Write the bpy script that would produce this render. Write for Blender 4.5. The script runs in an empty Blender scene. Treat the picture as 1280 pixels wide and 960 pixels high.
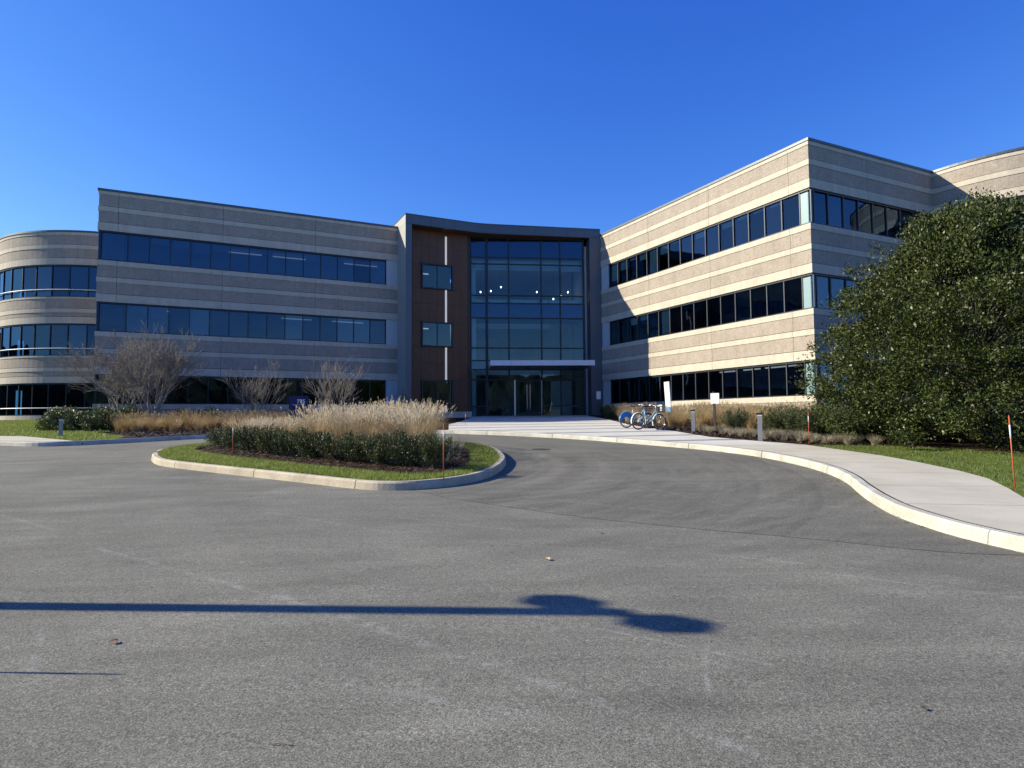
import bpy, bmesh, math, random
import numpy as np
from mathutils import Vector, Matrix, noise as mnoise
R = math.radians
sc = bpy.context.scene
COL = sc.collection

# ------------------------------------------------------------------ camera, sky, sun, exposure
F_PX, PITCH, ROLL, EYE = 791.8, R(3.153), R(-0.4175), 1.6
SLOPE = 0.0362                                   # the forecourt climbs to the door at 3.6 %
cam = bpy.data.cameras.new('camera'); cam.sensor_width = 36; cam.lens = 36 * F_PX / 1280
cam.clip_end = 3000; cam.clip_start = 0.05
camo = bpy.data.objects.new('camera', cam); COL.objects.link(camo)
fw = Vector((0, math.cos(PITCH), math.sin(PITCH))); up0 = Vector((0, -math.sin(PITCH), math.cos(PITCH))); rt0 = Vector((1, 0, 0))
rt = rt0 * math.cos(ROLL) + up0 * math.sin(ROLL); up = -rt0 * math.sin(ROLL) + up0 * math.cos(ROLL)
camo.matrix_world = Matrix(((rt.x, up.x, -fw.x, 0), (rt.y, up.y, -fw.y, 0), (rt.z, up.z, -fw.z, EYE), (0, 0, 0, 1)))
sc.camera = camo

SUN_EL = R(28.2); SUN_AZ = math.atan2(-0.9986, 0.052)      # azimuth from +Y towards +X of the direction TO the sun
world = bpy.data.worlds.new('World'); sc.world = world; world.use_nodes = True
wn = world.node_tree; bg = wn.nodes['Background']; sky = wn.nodes.new('ShaderNodeTexSky')
sky.sky_type = 'NISHITA'; sky.sun_disc = False; sky.sun_elevation = SUN_EL; sky.sun_rotation = SUN_AZ
sky.altitude = 300; sky.air_density = 1.0; sky.dust_density = 0.15; sky.ozone_density = 4.0
sp_ = wn.nodes.new('ShaderNodeSeparateColor'); cb_ = wn.nodes.new('ShaderNodeCombineColor'); wn.links.new(sky.outputs[0], sp_.inputs[0])
for i_, (gain, power, top) in enumerate(((0.49, 1.70, 4.0), (0.80, 1.26, 8.0), (2.65, 0.68, 12.0))):      # deep clean winter blue
    p_ = wn.nodes.new('ShaderNodeMath'); p_.operation = 'POWER'; p_.inputs[1].default_value = power; wn.links.new(sp_.outputs[i_], p_.inputs[0])
    g_ = wn.nodes.new('ShaderNodeMath'); g_.operation = 'MULTIPLY'; g_.inputs[1].default_value = gain; wn.links.new(p_.outputs[0], g_.inputs[0])
    m_ = wn.nodes.new('ShaderNodeMath'); m_.operation = 'MINIMUM'; m_.inputs[1].default_value = top; wn.links.new(g_.outputs[0], m_.inputs[0]); wn.links.new(m_.outputs[0], cb_.inputs[i_])
wn.links.new(cb_.outputs[0], bg.inputs[0]); bg.inputs[1].default_value = 0.07
sun = bpy.data.lights.new('sun', 'SUN'); sun.energy = 4.4; sun.angle = R(0.45); sun.color = (1.0, 0.925, 0.70)
suno = bpy.data.objects.new('sun', sun); COL.objects.link(suno)
sdir = Vector((math.sin(SUN_AZ) * math.cos(SUN_EL), math.cos(SUN_AZ) * math.cos(SUN_EL), math.sin(SUN_EL)))
suno.rotation_euler = sdir.to_track_quat('Z', 'Y').to_euler(); suno.location = sdir * 60
sc.view_settings.view_transform = 'Standard'; sc.view_settings.look = 'None'
sc.view_settings.exposure = 0.88; sc.view_settings.gamma = 1; sc.view_settings.use_curve_mapping = False
sc.render.engine = 'CYCLES'
sc.cycles.max_bounces = 8; sc.cycles.transparent_max_bounces = 12; sc.cycles.caustics_reflective = False; sc.cycles.caustics_refractive = False
sc.cycles.use_denoising = True

rng = random.Random(7); nrng = np.random.default_rng(7)

# ------------------------------------------------------------------ helpers
def zg(y): return SLOPE * max(-30.0, min(47.0, y))
def zga(y): return SLOPE * np.clip(y, -30.0, 47.0)
KERB = 0.15

def tag(o, label=None, cat=None, group=None, kind=None):
    if label: o['label'] = label
    if cat: o['category'] = cat
    if group: o['group'] = group
    if kind: o['kind'] = kind
    return o
def empty(name, loc=(0, 0, 0), rz=0.0, parent=None):
    o = bpy.data.objects.new(name, None); COL.objects.link(o); o.location = loc; o.rotation_euler = (0, 0, rz)
    o.empty_display_size = 0.2
    if parent: o.parent = parent
    return o
class MB:
    def __init__(s): s.v = []; s.f = []; s.m = []
    def add(s, vs, fs, mi=0):
        b = len(s.v); s.v += [tuple(p) for p in vs]
        for f in fs: s.f.append(tuple(b + i for i in f)); s.m.append(mi)
    def hexa(s, c, mi=0):        # 8 corners: bottom 4 ccw, top 4 ccw
        s.add(c, [(3, 2, 1, 0), (4, 5, 6, 7), (0, 1, 5, 4), (1, 2, 6, 5), (2, 3, 7, 6), (3, 0, 4, 7)], mi)
    def box(s, x0, x1, y0, y1, z0, z1, mi=0):
        s.hexa([(x0, y0, z0), (x1, y0, z0), (x1, y1, z0), (x0, y1, z0), (x0, y0, z1), (x1, y0, z1), (x1, y1, z1), (x0, y1, z1)], mi)
    def prism(s, pts, z0, z1, mi=0):
        n = len(pts); s.add([(x, y, z0) for x, y in pts] + [(x, y, z1) for x, y in pts],
            [tuple(range(n - 1, -1, -1)), tuple(range(n, 2 * n))] + [(i, (i + 1) % n, n + (i + 1) % n, n + i) for i in range(n)], mi)
    def tube(s, pts, rad, seg=8, mi=0, cap=True):
        pts = [Vector(p) for p in pts]; rs = rad if isinstance(rad, (list, tuple)) else [rad] * len(pts)
        b = len(s.v); n = len(pts); t = None; x = None
        for i, p in enumerate(pts):
            d = (pts[min(i + 1, n - 1)] - pts[max(i - 1, 0)])
            d = d.normalized() if d.length > 1e-9 else Vector((0, 0, 1))
            if x is None:
                x = d.orthogonal().normalized()
            else:
                x = (x - d * x.dot(d)); x = x.normalized() if x.length > 1e-6 else d.orthogonal().normalized()
            y = d.cross(x)
            for k in range(seg):
                a = 2 * math.pi * k / seg; s.v.append(tuple(p + (x * math.cos(a) + y * math.sin(a)) * rs[i]))
        for i in range(n - 1):
            for k in range(seg):
                k2 = (k + 1) % seg; s.f.append((b + i * seg + k, b + i * seg + k2, b + (i + 1) * seg + k2, b + (i + 1) * seg + k)); s.m.append(mi)
        if cap:
            s.f.append(tuple(b + k for k in range(seg - 1, -1, -1))); s.m.append(mi)
            s.f.append(tuple(b + (n - 1) * seg + k for k in range(seg))); s.m.append(mi)
    def torus(s, c, ax, r, rad, n=28, seg=6, mi=0, a0=0, a1=2 * math.pi):
        ax = Vector(ax).normalized(); x = ax.orthogonal().normalized(); y = ax.cross(x); c = Vector(c)
        full = abs(a1 - a0 - 2 * math.pi) < 1e-6
        b = len(s.v); m = n if full else n + 1
        for i in range(m):
            a = a0 + (a1 - a0) * i / n; d = x * math.cos(a) + y * math.sin(a)
            for k in range(seg):
                t = 2 * math.pi * k / seg; s.v.append(tuple(c + d * (r + rad * math.cos(t)) + ax * rad * math.sin(t)))
        for i in range(n):
            i2 = (i + 1) % m
            for k in range(seg):
                k2 = (k + 1) % seg; s.f.append((b + i * seg + k, b + i2 * seg + k, b + i2 * seg + k2, b + i * seg + k2)); s.m.append(mi)
    def build(s, name, mats, parent=None, smooth=False):
        me = bpy.data.meshes.new(name); me.from_pydata(s.v, [], s.f)
        mats = mats if isinstance(mats, (list, tuple)) else [mats]
        for m in mats: me.materials.append(m)
        me.polygons.foreach_set('material_index', s.m)
        if smooth: me.polygons.foreach_set('use_smooth', [True] * len(s.f))
        me.update()
        o = bpy.data.objects.new(name, me); COL.objects.link(o)
        if parent: o.parent = parent
        return o
def np_mesh(name, V, Fq, mat, smooth=False):        # V (n,3), Fq (m,k)
    me = bpy.data.meshes.new(name); n, (m, k) = len(V), Fq.shape
    me.vertices.add(n); me.vertices.foreach_set('co', V.astype(np.float32).ravel())
    me.loops.add(m * k); me.loops.foreach_set('vertex_index', Fq.astype(np.int32).ravel())
    me.polygons.add(m); me.polygons.foreach_set('loop_start', np.arange(0, m * k, k, dtype=np.int32)); me.polygons.foreach_set('loop_total', np.full(m, k, np.int32))
    mats = mat if isinstance(mat, (list, tuple)) else [mat]
    for mm in mats: me.materials.append(mm)
    if smooth: me.polygons.foreach_set('use_smooth', np.ones(m, bool))
    me.update(calc_edges=True); me.validate()
    return me
def link(name, me, parent=None, loc=None, rz=None, s=None):
    o = bpy.data.objects.new(name, me); COL.objects.link(o)
    if parent: o.parent = parent
    if loc is not None: o.location = loc
    if rz is not None: o.rotation_euler = (0, 0, rz)
    if s is not None: o.scale = (s, s, s) if not isinstance(s, (tuple, list)) else s
    return o
def smooth_line(P, closed=False, n=6):
    P = [Vector((p[0], p[1], 0)) for p in P]; N = len(P); out = []
    rngi = range(N) if closed else range(N - 1)
    for i in rngi:
        g = (lambda k: P[k % N]) if closed else (lambda k: P[max(0, min(N - 1, k))])
        p0, p1, p2, p3 = g(i - 1), g(i), g(i + 1), g(i + 2)
        for k in range(n):
            t = k / n
            q = 0.5 * ((2 * p1) + (p2 - p0) * t + (2 * p0 - 5 * p1 + 4 * p2 - p3) * t * t + (3 * p1 - p0 - 3 * p2 + p3) * t ** 3)
            out.append((q.x, q.y))
    if not closed: out.append((P[-1].x, P[-1].y))
    return out
def offset_line(P, d, closed=False):               # d > 0: to the right of the direction of travel
    n = len(P); out = []
    for i in range(n):
        a = P[i - 1] if (closed or i > 0) else None; b = P[i]; c = P[(i + 1) % n] if (closed or i < n - 1) else None
        ns = []
        for p, q in ((a, b), (b, c)):
            if p is None or q is None: continue
            dx, dy = q[0] - p[0], q[1] - p[1]; L = math.hypot(dx, dy)
            if L > 1e-9: ns.append((dy / L, -dx / L))
        if len(ns) == 2:
            mx, my = ns[0][0] + ns[1][0], ns[0][1] + ns[1][1]; L2 = mx * mx + my * my
            k = 2 / max(L2, 0.35); out.append((b[0] + mx * k * d, b[1] + my * k * d))
        else: out.append((b[0] + ns[0][0] * d, b[1] + ns[0][1] * d))
    return out
def inpoly(px, py, poly):
    P = np.array(poly); x, y = P[:, 0], P[:, 1]; x2, y2 = np.roll(x, -1), np.roll(y, -1); c = np.zeros(len(px), bool)
    for a, b, a2, b2 in zip(x, y, x2, y2):
        if b == b2: continue
        c ^= ((b > py) != (b2 > py)) & (px < (a2 - a) * (py - b) / (b2 - b) + a)
    return c
def scatter(poly, n, holes=()):
    P = np.array(poly); lo, hi = P.min(0), P.max(0); out = np.zeros((0, 2))
    while len(out) < n:
        q = lo + nrng.random((n * 2, 2)) * (hi - lo); k = inpoly(q[:, 0], q[:, 1], poly)
        for h in holes: k &= ~inpoly(q[:, 0], q[:, 1], h)
        out = np.vstack([out, q[k]])
    return out[:n]
def sheet(name, poly, dz, mat, kind='structure', skirt=0.0):
    bm = bmesh.new(); vs = [bm.verts.new((x, y, zg(y) + dz)) for x, y in poly]
    f = bm.faces.new(vs); bm.normal_update()
    if f.normal.z < 0: f.normal_flip()
    bmesh.ops.triangulate(bm, faces=[f])
    if skirt:
        n = len(poly); ws = [bm.verts.new((x, y, zg(y) + dz - skirt)) for x, y in poly]
        for i in range(n):
            try: bm.faces.new((vs[i], ws[i], ws[(i + 1) % n], vs[(i + 1) % n]))
            except ValueError: pass
    me = bpy.data.meshes.new(name); bm.to_mesh(me); bm.free(); me.materials.append(mat)
    o = link(name, me); o['kind'] = kind
    return o

# ------------------------------------------------------------------ materials
def mat(name):
    m = bpy.data.materials.new(name); m.use_nodes = True; return m, m.node_tree.nodes, m.node_tree.links, m.node_tree.nodes['Principled BSDF']
def coords(n, l, space='Object', scale=(1, 1, 1), rot=(0, 0, 0)):
    tc = n.new('ShaderNodeTexCoord'); mp = n.new('ShaderNodeMapping'); mp.inputs['Scale'].default_value = scale; mp.inputs['Rotation'].default_value = rot
    l.new(tc.outputs[space], mp.inputs[0]); return mp.outputs[0]
def noise_tex(n, l, co, scale, detail=4, rough=0.6):
    t = n.new('ShaderNodeTexNoise'); t.inputs['Scale'].default_value = scale; t.inputs['Detail'].default_value = detail; t.inputs['Roughness'].default_value = rough
    l.new(co, t.inputs['Vector']); return t.outputs[0]
def ramp(n, l, x, stops):
    r = n.new('ShaderNodeValToRGB'); e = r.color_ramp.elements
    while len(e) < len(stops): e.new(0.5)
    for el, (p, c) in zip(e, stops): el.position = p; el.color = (*c, 1) if len(c) == 3 else c
    l.new(x, r.inputs[0]); return r.outputs[0]
def mixc(n, l, f, a, b, mode='MIX'):
    m = n.new('ShaderNodeMix'); m.data_type = 'RGBA'; m.blend_type = mode
    for s, v in ((m.inputs[0], f), (m.inputs[6], a), (m.inputs[7], b)):
        if isinstance(v, (int, float)): s.default_value = v
        elif isinstance(v, tuple): s.default_value = (*v, 1)
        else: l.new(v, s)
    return m.outputs[2]
def math_n(n, l, op, a, b=None, c=None):
    m = n.new('ShaderNodeMath'); m.operation = op
    for i, v in enumerate((a, b, c)):
        if v is None: continue
        if isinstance(v, (int, float)): m.inputs[i].default_value = v
        else: l.new(v, m.inputs[i])
    return m.outputs[0]
def bump(n, l, b, h, strength=0.3, dist=0.01):
    bp = n.new('ShaderNodeBump'); bp.inputs['Strength'].default_value = strength; bp.inputs['Distance'].default_value = dist
    l.new(h, bp.inputs['Height']); l.new(bp.outputs[0], b.inputs['Normal'])
def simple(name, c, rough=0.6, metal=0.0, var=0.12, scale=3.0, spec=0.5, bumps=0.0, fine=0.0, fscale=60):
    m, n, l, b = mat(name); co = coords(n, l)
    x = noise_tex(n, l, co, scale, 5)
    col = ramp(n, l, x, [(0.25, tuple(v * (1 - var) for v in c)), (0.75, tuple(min(1, v * (1 + var)) for v in c))])
    if fine:
        y = noise_tex(n, l, co, fscale, 3, 0.8)
        col = mixc(n, l, 1.0, col, ramp(n, l, y, [(0.3, (1 - fine,) * 3), (0.7, (1 + fine,) * 3)]), 'MULTIPLY')
        if bumps: bump(n, l, b, y, bumps, 0.006)
    elif bumps: bump(n, l, b, x, bumps, 0.01)
    l.new(col, b.inputs['Base Color']); b.inputs['Roughness'].default_value = rough; b.inputs['Metallic'].default_value = metal
    b.inputs['Specular IOR Level'].default_value = spec
    return m
def stone(name, c, var, fine, fscale, bumps):
    m, n, l, b = mat(name); co = coords(n, l)
    x = noise_tex(n, l, co, 0.7, 5); y = noise_tex(n, l, co, fscale, 3, 0.8); z = noise_tex(n, l, coords(n, l, 'Object', (2.2, 2.2, 0.12)), 1.6, 5, 0.6); q = noise_tex(n, l, co, 3.5, 3, .6)
    col = ramp(n, l, x, [(0.25, tuple(v * (1 - var) for v in c)), (0.75, tuple(v * (1 + var) for v in c))])
    col = mixc(n, l, 1.0, col, ramp(n, l, y, [(0.3, (1 - fine,) * 3), (0.7, (1 + fine,) * 3)]), 'MULTIPLY')
    col = mixc(n, l, 1.0, col, ramp(n, l, z, [(0.3, (0.92, 0.92, 0.92)), (0.65, (1.04,) * 3)]), 'MULTIPLY')
    col = mixc(n, l, 1.0, col, ramp(n, l, q, [(0.3, (0.93,) * 3), (0.7, (1.07,) * 3)]), 'MULTIPLY')
    l.new(col, b.inputs['Base Color']); b.inputs['Roughness'].default_value = 0.9; bump(n, l, b, y, bumps, 0.006)
    return m
M = {}
def asphalt(name, base, lines, arcs=None):
    m, n, l, b = mat(name); co = coords(n, l)
    grain = noise_tex(n, l, co, 95, 2, 0.9); grain2 = noise_tex(n, l, co, 34, 3, 0.8)
    blot = noise_tex(n, l, co, 0.55, 6, 0.62)
    st = noise_tex(n, l, coords(n, l, 'Object', (0.55, 3.2, 1), (0, 0, R(33))), 1.1, 5, 0.65)
    st2 = noise_tex(n, l, coords(n, l, 'Object', (0.25, 4.5, 1), (0, 0, R(20))), 0.9, 6, 0.7)
    c = mixc(n, l, 1.0, tuple(base), ramp(n, l, blot, [(0.3, (0.86, 0.86, 0.87)), (0.72, (1.12, 1.11, 1.10))]), 'MULTIPLY')
    c = mixc(n, l, 1.0, c, ramp(n, l, st, [(0.3, (0.90,) * 3), (0.7, (1.10,) * 3)]), 'MULTIPLY')
    c = mixc(n, l, 1.0, c, ramp(n, l, st2, [(0.35, (0.90,) * 3), (0.62, (1.0,) * 3), (0.75, (1.14,) * 3)]), 'MULTIPLY')
    c = mixc(n, l, 1.0, c, ramp(n, l, grain, [(0.30, (0.42,) * 3), (0.5, (0.95,) * 3), (0.70, (1.9,) * 3)]), 'MULTIPLY')
    c = mixc(n, l, 1.0, c, ramp(n, l, grain2, [(0.32, (0.72,) * 3), (0.68, (1.28,) * 3)]), 'MULTIPLY')
    sep = n.new('ShaderNodeSeparateXYZ'); warp = n.new('ShaderNodeVectorMath'); warp.operation = 'ADD'
    nz = n.new('ShaderNodeTexNoise'); nz.inputs['Scale'].default_value = 0.9; l.new(coords(n, l), nz.inputs['Vector'])
    wsc = n.new('ShaderNodeVectorMath'); wsc.operation = 'SCALE'; wsc.inputs['Scale'].default_value = 0.10; l.new(nz.outputs[1], wsc.inputs[0])
    l.new(coords(n, l), warp.inputs[0]); l.new(wsc.outputs[0], warp.inputs[1]); l.new(warp.outputs[0], sep.inputs[0])
    X, Y = sep.outputs[0], sep.outputs[1]
    brk = noise_tex(n, l, coords(n, l), 5.0, 4, 0.8)
    brkr = ramp(n, l, brk, [(0.42, (0,) * 3), (0.62, (1,) * 3)])
    tot = None
    for (x0, y0), (x1, y1), w, amt in lines:          # worn pale scuff lines left on the surface
        dx, dy = x1 - x0, y1 - y0; L = math.hypot(dx, dy); ux, uy = dx / L, dy / L
        u = math_n(n, l, 'ADD', math_n(n, l, 'MULTIPLY', X, ux), math_n(n, l, 'MULTIPLY_ADD', Y, uy, -(x0 * ux + y0 * uy)))
        d = math_n(n, l, 'ABSOLUTE', math_n(n, l, 'ADD', math_n(n, l, 'MULTIPLY', X, -uy), math_n(n, l, 'MULTIPLY_ADD', Y, ux, -(-x0 * uy + y0 * ux))))
        k = math_n(n, l, 'SUBTRACT', 1.0, math_n(n, l, 'DIVIDE', d, w)); k = math_n(n, l, 'MAXIMUM', k, 0.0)
        inn = math_n(n, l, 'MULTIPLY', math_n(n, l, 'GREATER_THAN', u, 0.0), math_n(n, l, 'LESS_THAN', u, L))
        k = math_n(n, l, 'MULTIPLY', math_n(n, l, 'MULTIPLY', k, inn), amt)
        tot = k if tot is None else math_n(n, l, 'MAXIMUM', tot, k)
    if tot is not None:
        tot = math_n(n, l, 'MULTIPLY', tot, brkr)
        tot = math_n(n, l, 'MULTIPLY', math_n(n, l, 'MULTIPLY', tot, 0.85), ramp(n, l, grain, [(0.36, (0.25,) * 3), (0.62, (1.3,) * 3)])); c = mixc(n, l, tot, c, (0.40, 0.39, 0.37))
    vo = n.new('ShaderNodeTexVoronoi'); vo.inputs['Scale'].default_value = 0.9; l.new(warp.outputs[0], vo.inputs['Vector'])       # old drips and grit
    spots = ramp(n, l, vo.outputs['Distance'], [(0.02, (1,) * 3), (0.055, (0,) * 3)]); sel = noise_tex(n, l, co, 0.35, 2, 0.5)
    c = mixc(n, l, math_n(n, l, 'MULTIPLY', spots, ramp(n, l, sel, [(0.5, (0,) * 3), (0.6, (.45,) * 3)])), c, (0.05, 0.05, 0.048))
    mu = n.new('ShaderNodeTexNoise'); mu.inputs['Scale'].default_value = 0.16; mu.inputs['Detail'].default_value = 8; mu.inputs['Roughness'].default_value = 0.6; mu.inputs['Distortion'].default_value = 1.4; l.new(co, mu.inputs['Vector'])
    c = mixc(n, l, 1.0, c, ramp(n, l, mu.outputs[0], [(0.32, (0.84,) * 3), (0.5, (1.0,) * 3), (0.68, (1.15,) * 3)]), 'MULTIPLY')
    if arcs:                                            # tyre tracks polished round the turn
        for (cx, cy), fr, am in arcs:
            vm = n.new('ShaderNodeVectorMath'); vm.operation = 'DISTANCE'; l.new(warp.outputs[0], vm.inputs[0]); vm.inputs[1].default_value = (cx, cy, 0.3)
            t1 = n.new('ShaderNodeTexNoise'); t1.noise_dimensions = '1D'; t1.inputs['Scale'].default_value = fr; t1.inputs['Detail'].default_value = 4; t1.inputs['Roughness'].default_value = 0.7; l.new(vm.outputs['Value'], t1.inputs['W'])
            k = noise_tex(n, l, co, 0.5, 3, 0.6)
            a_ = ramp(n, l, t1.outputs[0], [(0.32, (1 - am,) * 3), (0.5, (1.0,) * 3), (0.68, (1 + am,) * 3)])
            c = mixc(n, l, ramp(n, l, k, [(0.35, (0,) * 3), (0.6, (1,) * 3)]), c, mixc(n, l, 1.0, c, a_, 'MULTIPLY'))
    l.new(c, b.inputs['Base Color']); b.inputs['Roughness'].default_value = 0.9; b.inputs['Specular IOR Level'].default_value = 0.15
    bump(n, l, b, grain, 0.55, 0.006)
    return m
SCUFF = [((-4.51, 6.99), (-1.77, 5.15), .05, .6), ((-1.9, 5.3), (1.14, 2.95), .07, .6), ((0.2, 4.72), (1.6, 3.88), .025, .6), ((1.33, 4.40), (1.08, 3.5), .03, .55),
         ((-1.51, 8.58), (0.18, 7.61), .05, .55), ((-7.3, 9.1), (-5.5, 7.85), .06, .45), ((-3.25, 4.6), (-2.73, 3.75), .04, .4), ((-0.9, 3.7), (0.7, 3.1), .05, .35),
         ((2.9, 5.75), (4.3, 4.9), .04, .5), ((-5.2, 6.0), (-3.8, 5.1), .05, .35), ((1.0, 7.0), (3.2, 5.9), .05, .4), ((-3.4, 9.0), (-1.4, 7.6), .05, .35), ((-0.6, 7.2), (1.2, 6.6), .03, .4)]
M['asphalt'] = asphalt('old_asphalt', (0.189, 0.182, 0.150), SCUFF, [((-30.0, 60.0), 1.3, .10), ((40, 38), 1.0, .08)])
M['asphalt2'] = asphalt('newer_asphalt', (0.168, 0.161, 0.133), [((2.2, 13.6), (4.6, 9.0), .07, .3), ((1.0, 14.0), (3.6, 8.2), .05, .3), ((0.2, 10.2), (2.4, 8.6), .04, .5), ((-1.2, 10.0), (0.4, 9.1), .05, .45)], [((-6.0, 15.0), 1.9, .17), ((-3.5, 17.5), 3.1, .12)])
M['kerb'] = simple('kerb_concrete', (0.45, 0.425, 0.365), 0.85, var=0.30, scale=1.7, fine=0.26, fscale=45, bumps=0.3)
M['kerb_tan'] = simple('kerb_tan_concrete', (0.44, 0.375, 0.285), 0.85, var=0.28, scale=1.7, fine=0.26, fscale=45, bumps=0.3)
def walkmat():
    m, n, l, b = mat('sidewalk_concrete'); co = coords(n, l)
    x = noise_tex(n, l, co, 0.9, 6, 0.65); y = noise_tex(n, l, co, 40, 3, 0.8)
    c = ramp(n, l, x, [(0.28, (0.43, 0.385, 0.295)), (0.55, (0.51, 0.465, 0.365)), (0.78, (0.57, 0.525, 0.425))])
    c = mixc(n, l, 1.0, c, ramp(n, l, y, [(0.3, (0.9,) * 3), (0.7, (1.08,) * 3)]), 'MULTIPLY')
    sep = n.new('ShaderNodeSeparateXYZ'); l.new(coords(n, l, 'Object', (1, 1, 1), (0, 0, R(8))), sep.inputs[0])
    md = math_n(n, l, 'MODULO', math_n(n, l, 'ADD', sep.outputs[1], 40.0), 1.75)
    j = math_n(n, l, 'LESS_THAN', md, 0.032)
    c = mixc(n, l, math_n(n, l, 'MULTIPLY', j, 0.65), c, (0.14, 0.135, 0.12))
    l.new(c, b.inputs['Base Color']); b.inputs['Roughness'].default_value = 0.88; bump(n, l, b, y, 0.2, 0.004)
    return m
M['walk'] = walkmat()
def plazamat():
    m, n, l, b = mat('plaza_paving'); co = coords(n, l)
    sep = n.new('ShaderNodeSeparateXYZ'); l.new(coords(n, l, 'Object', (1, 1, 1), (0, 0, R(-10))), sep.inputs[0])
    md = math_n(n, l, 'MODULO', math_n(n, l, 'ADD', sep.outputs[1], 40.0), 2.55)
    j = math_n(n, l, 'LESS_THAN', md, 0.5)
    x = noise_tex(n, l, co, 1.2, 6, 0.65); y = noise_tex(n, l, co, 45, 3, 0.8)
    pale = ramp(n, l, x, [(0.3, (0.54, 0.515, 0.455)), (0.7, (0.64, 0.615, 0.55))]); dark = ramp(n, l, x, [(0.3, (0.19, 0.19, 0.195)), (0.7, (0.25, 0.25, 0.255))])
    c = mixc(n, l, j, pale, dark); c = mixc(n, l, 1.0, c, ramp(n, l, y, [(0.3, (0.9,) * 3), (0.7, (1.08,) * 3)]), 'MULTIPLY')
    l.new(c, b.inputs['Base Color']); b.inputs['Roughness'].default_value = 0.85; bump(n, l, b, y, 0.2, 0.004)
    return m
M['plaza'] = plazamat()
M['light'] = stone('light_precast', (0.515, 0.452, 0.372), 0.07, 0.07, 30, 0.15)
M['granite'] = stone('aggregate_precast', (0.342, 0.286, 0.240), 0.09, 0.25, 12, 0.6)
M['groove'] = simple('groove', (0.06, 0.055, 0.05), 0.9, var=0.05)
M['coping'] = simple('coping_metal', (0.10, 0.105, 0.12), 0.45, metal=0.6, var=0.05)
M['frame'] = simple('dark_anodised_frame', (0.018, 0.022, 0.035), 0.4, metal=0.3, var=0.05)
M['mull'] = simple('grey_mullion', (0.055, 0.06, 0.072), 0.4, metal=0.3, var=0.05)
M['railmetal'] = simple('bright_rail', (0.75, 0.75, 0.76), 0.4, metal=0.0, var=0.03)
M['panelend'] = simple('pale_end_panel', (0.46, 0.50, 0.53), 0.55, var=0.05)
M['cornerpanel'] = simple('pale_blue_green_panel', (0.20, 0.30, 0.33), 0.4, var=0.04)
M['charcoal'] = simple('charcoal_metal_panel', (0.088, 0.100, 0.128), 0.38, metal=0.25, var=0.08, scale=0.8)
M['charcoal_pale'] = simple('pale_side_panel', (0.36, 0.345, 0.32), 0.5, var=0.05)
M['wood'] = None
def woodmat():
    m, n, l, b = mat('brown_wood_panel'); co = coords(n, l)
    w = noise_tex(n, l, coords(n, l, 'Object', (9, 9, 0.5)), 2.2, 6, 0.7); bl = noise_tex(n, l, co, 0.8, 4)
    c = ramp(n, l, w, [(0.3, (0.076, 0.028, 0.012)), (0.6, (0.112, 0.043, 0.019)), (0.8, (0.148, 0.062, 0.029))])
    c = mixc(n, l, 1.0, c, ramp(n, l, bl, [(0.3, (0.9,) * 3), (0.7, (1.1,) * 3)]), 'MULTIPLY')
    l.new(c, b.inputs['Base Color']); b.inputs['Roughness'].default_value = 0.5
    return m
M['wood'] = woodmat()
def glassmat(name, tint, refl_tint, ior=1.9, rough=0.0):
    m, n, l, b = mat(name); n.remove(b); out = n['Material Output']
    tr = n.new('ShaderNodeBsdfTransparent'); tr.inputs[0].default_value = (*tint, 1)
    gl = n.new('ShaderNodeBsdfGlossy'); gl.inputs['Color'].default_value = (*refl_tint, 1); gl.inputs['Roughness'].default_value = rough
    fr = n.new('ShaderNodeFresnel'); fr.inputs['IOR'].default_value = ior
    wob = noise_tex(n, l, coords(n, l), 0.55, 2, 0.5); bp = n.new('ShaderNodeBump'); bp.inputs['Strength'].default_value = 0.05; bp.inputs['Distance'].default_value = 0.25
    l.new(wob, bp.inputs['Height']); l.new(bp.outputs[0], gl.inputs['Normal'])
    mx = n.new('ShaderNodeMixShader'); l.new(fr.outputs[0], mx.inputs[0]); l.new(tr.outputs[0], mx.inputs[1]); l.new(gl.outputs[0], mx.inputs[2]); l.new(mx.outputs[0], out.inputs[0])
    return m
M['glass'] = glassmat('tinted_window_glass', (0.17, 0.26, 0.34), (0.42, 0.66, 1.0), 2.0)
M['glass_2'] = glassmat('tinted_window_glass_darker', (0.12, 0.20, 0.28), (0.36, 0.58, 0.92), 1.85)
M['glass_r2'] = glassmat('clearer_window_glass_darker', (0.50, 0.64, 0.68), (0.36, 0.58, 0.92), 1.8)
M['glass_r'] = glassmat('clearer_window_glass', (0.55, 0.70, 0.74), (0.42, 0.64, 1.0), 1.9)
M['glass_e'] = glassmat('entrance_glass', (0.66, 0.84, 0.90), (0.55, 0.82, 1.0), 1.8)
M['spandrel'] = simple('blue_spandrel_glass', (0.020, 0.045, 0.085), 0.08, var=0.03)
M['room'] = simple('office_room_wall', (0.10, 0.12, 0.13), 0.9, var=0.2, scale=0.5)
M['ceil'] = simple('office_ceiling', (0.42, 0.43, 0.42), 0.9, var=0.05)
M['blind'] = simple('roller_blind_cloth', (0.85, 0.86, 0.84), 0.9, var=0.04)
M['white'] = simple('white_paint', (0.78, 0.78, 0.76), 0.45, var=0.04)
M['black'] = simple('black_rubber', (0.012, 0.012, 0.013), 0.6, var=0.1)
M['steel'] = simple('brushed_steel', (0.55, 0.55, 0.56), 0.3, metal=0.9, var=0.05)
M['signpost'] = simple('dark_bronze_post', (0.028, 0.022, 0.028), 0.5, var=0.1)
M['bollard'] = simple('grey_bollard_metal', (0.30, 0.31, 0.32), 0.45, metal=0.3, var=0.08)
M['canopy'] = simple('pale_canopy_metal', (0.58, 0.60, 0.68), 0.35, metal=0.2, var=0.04)
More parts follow.
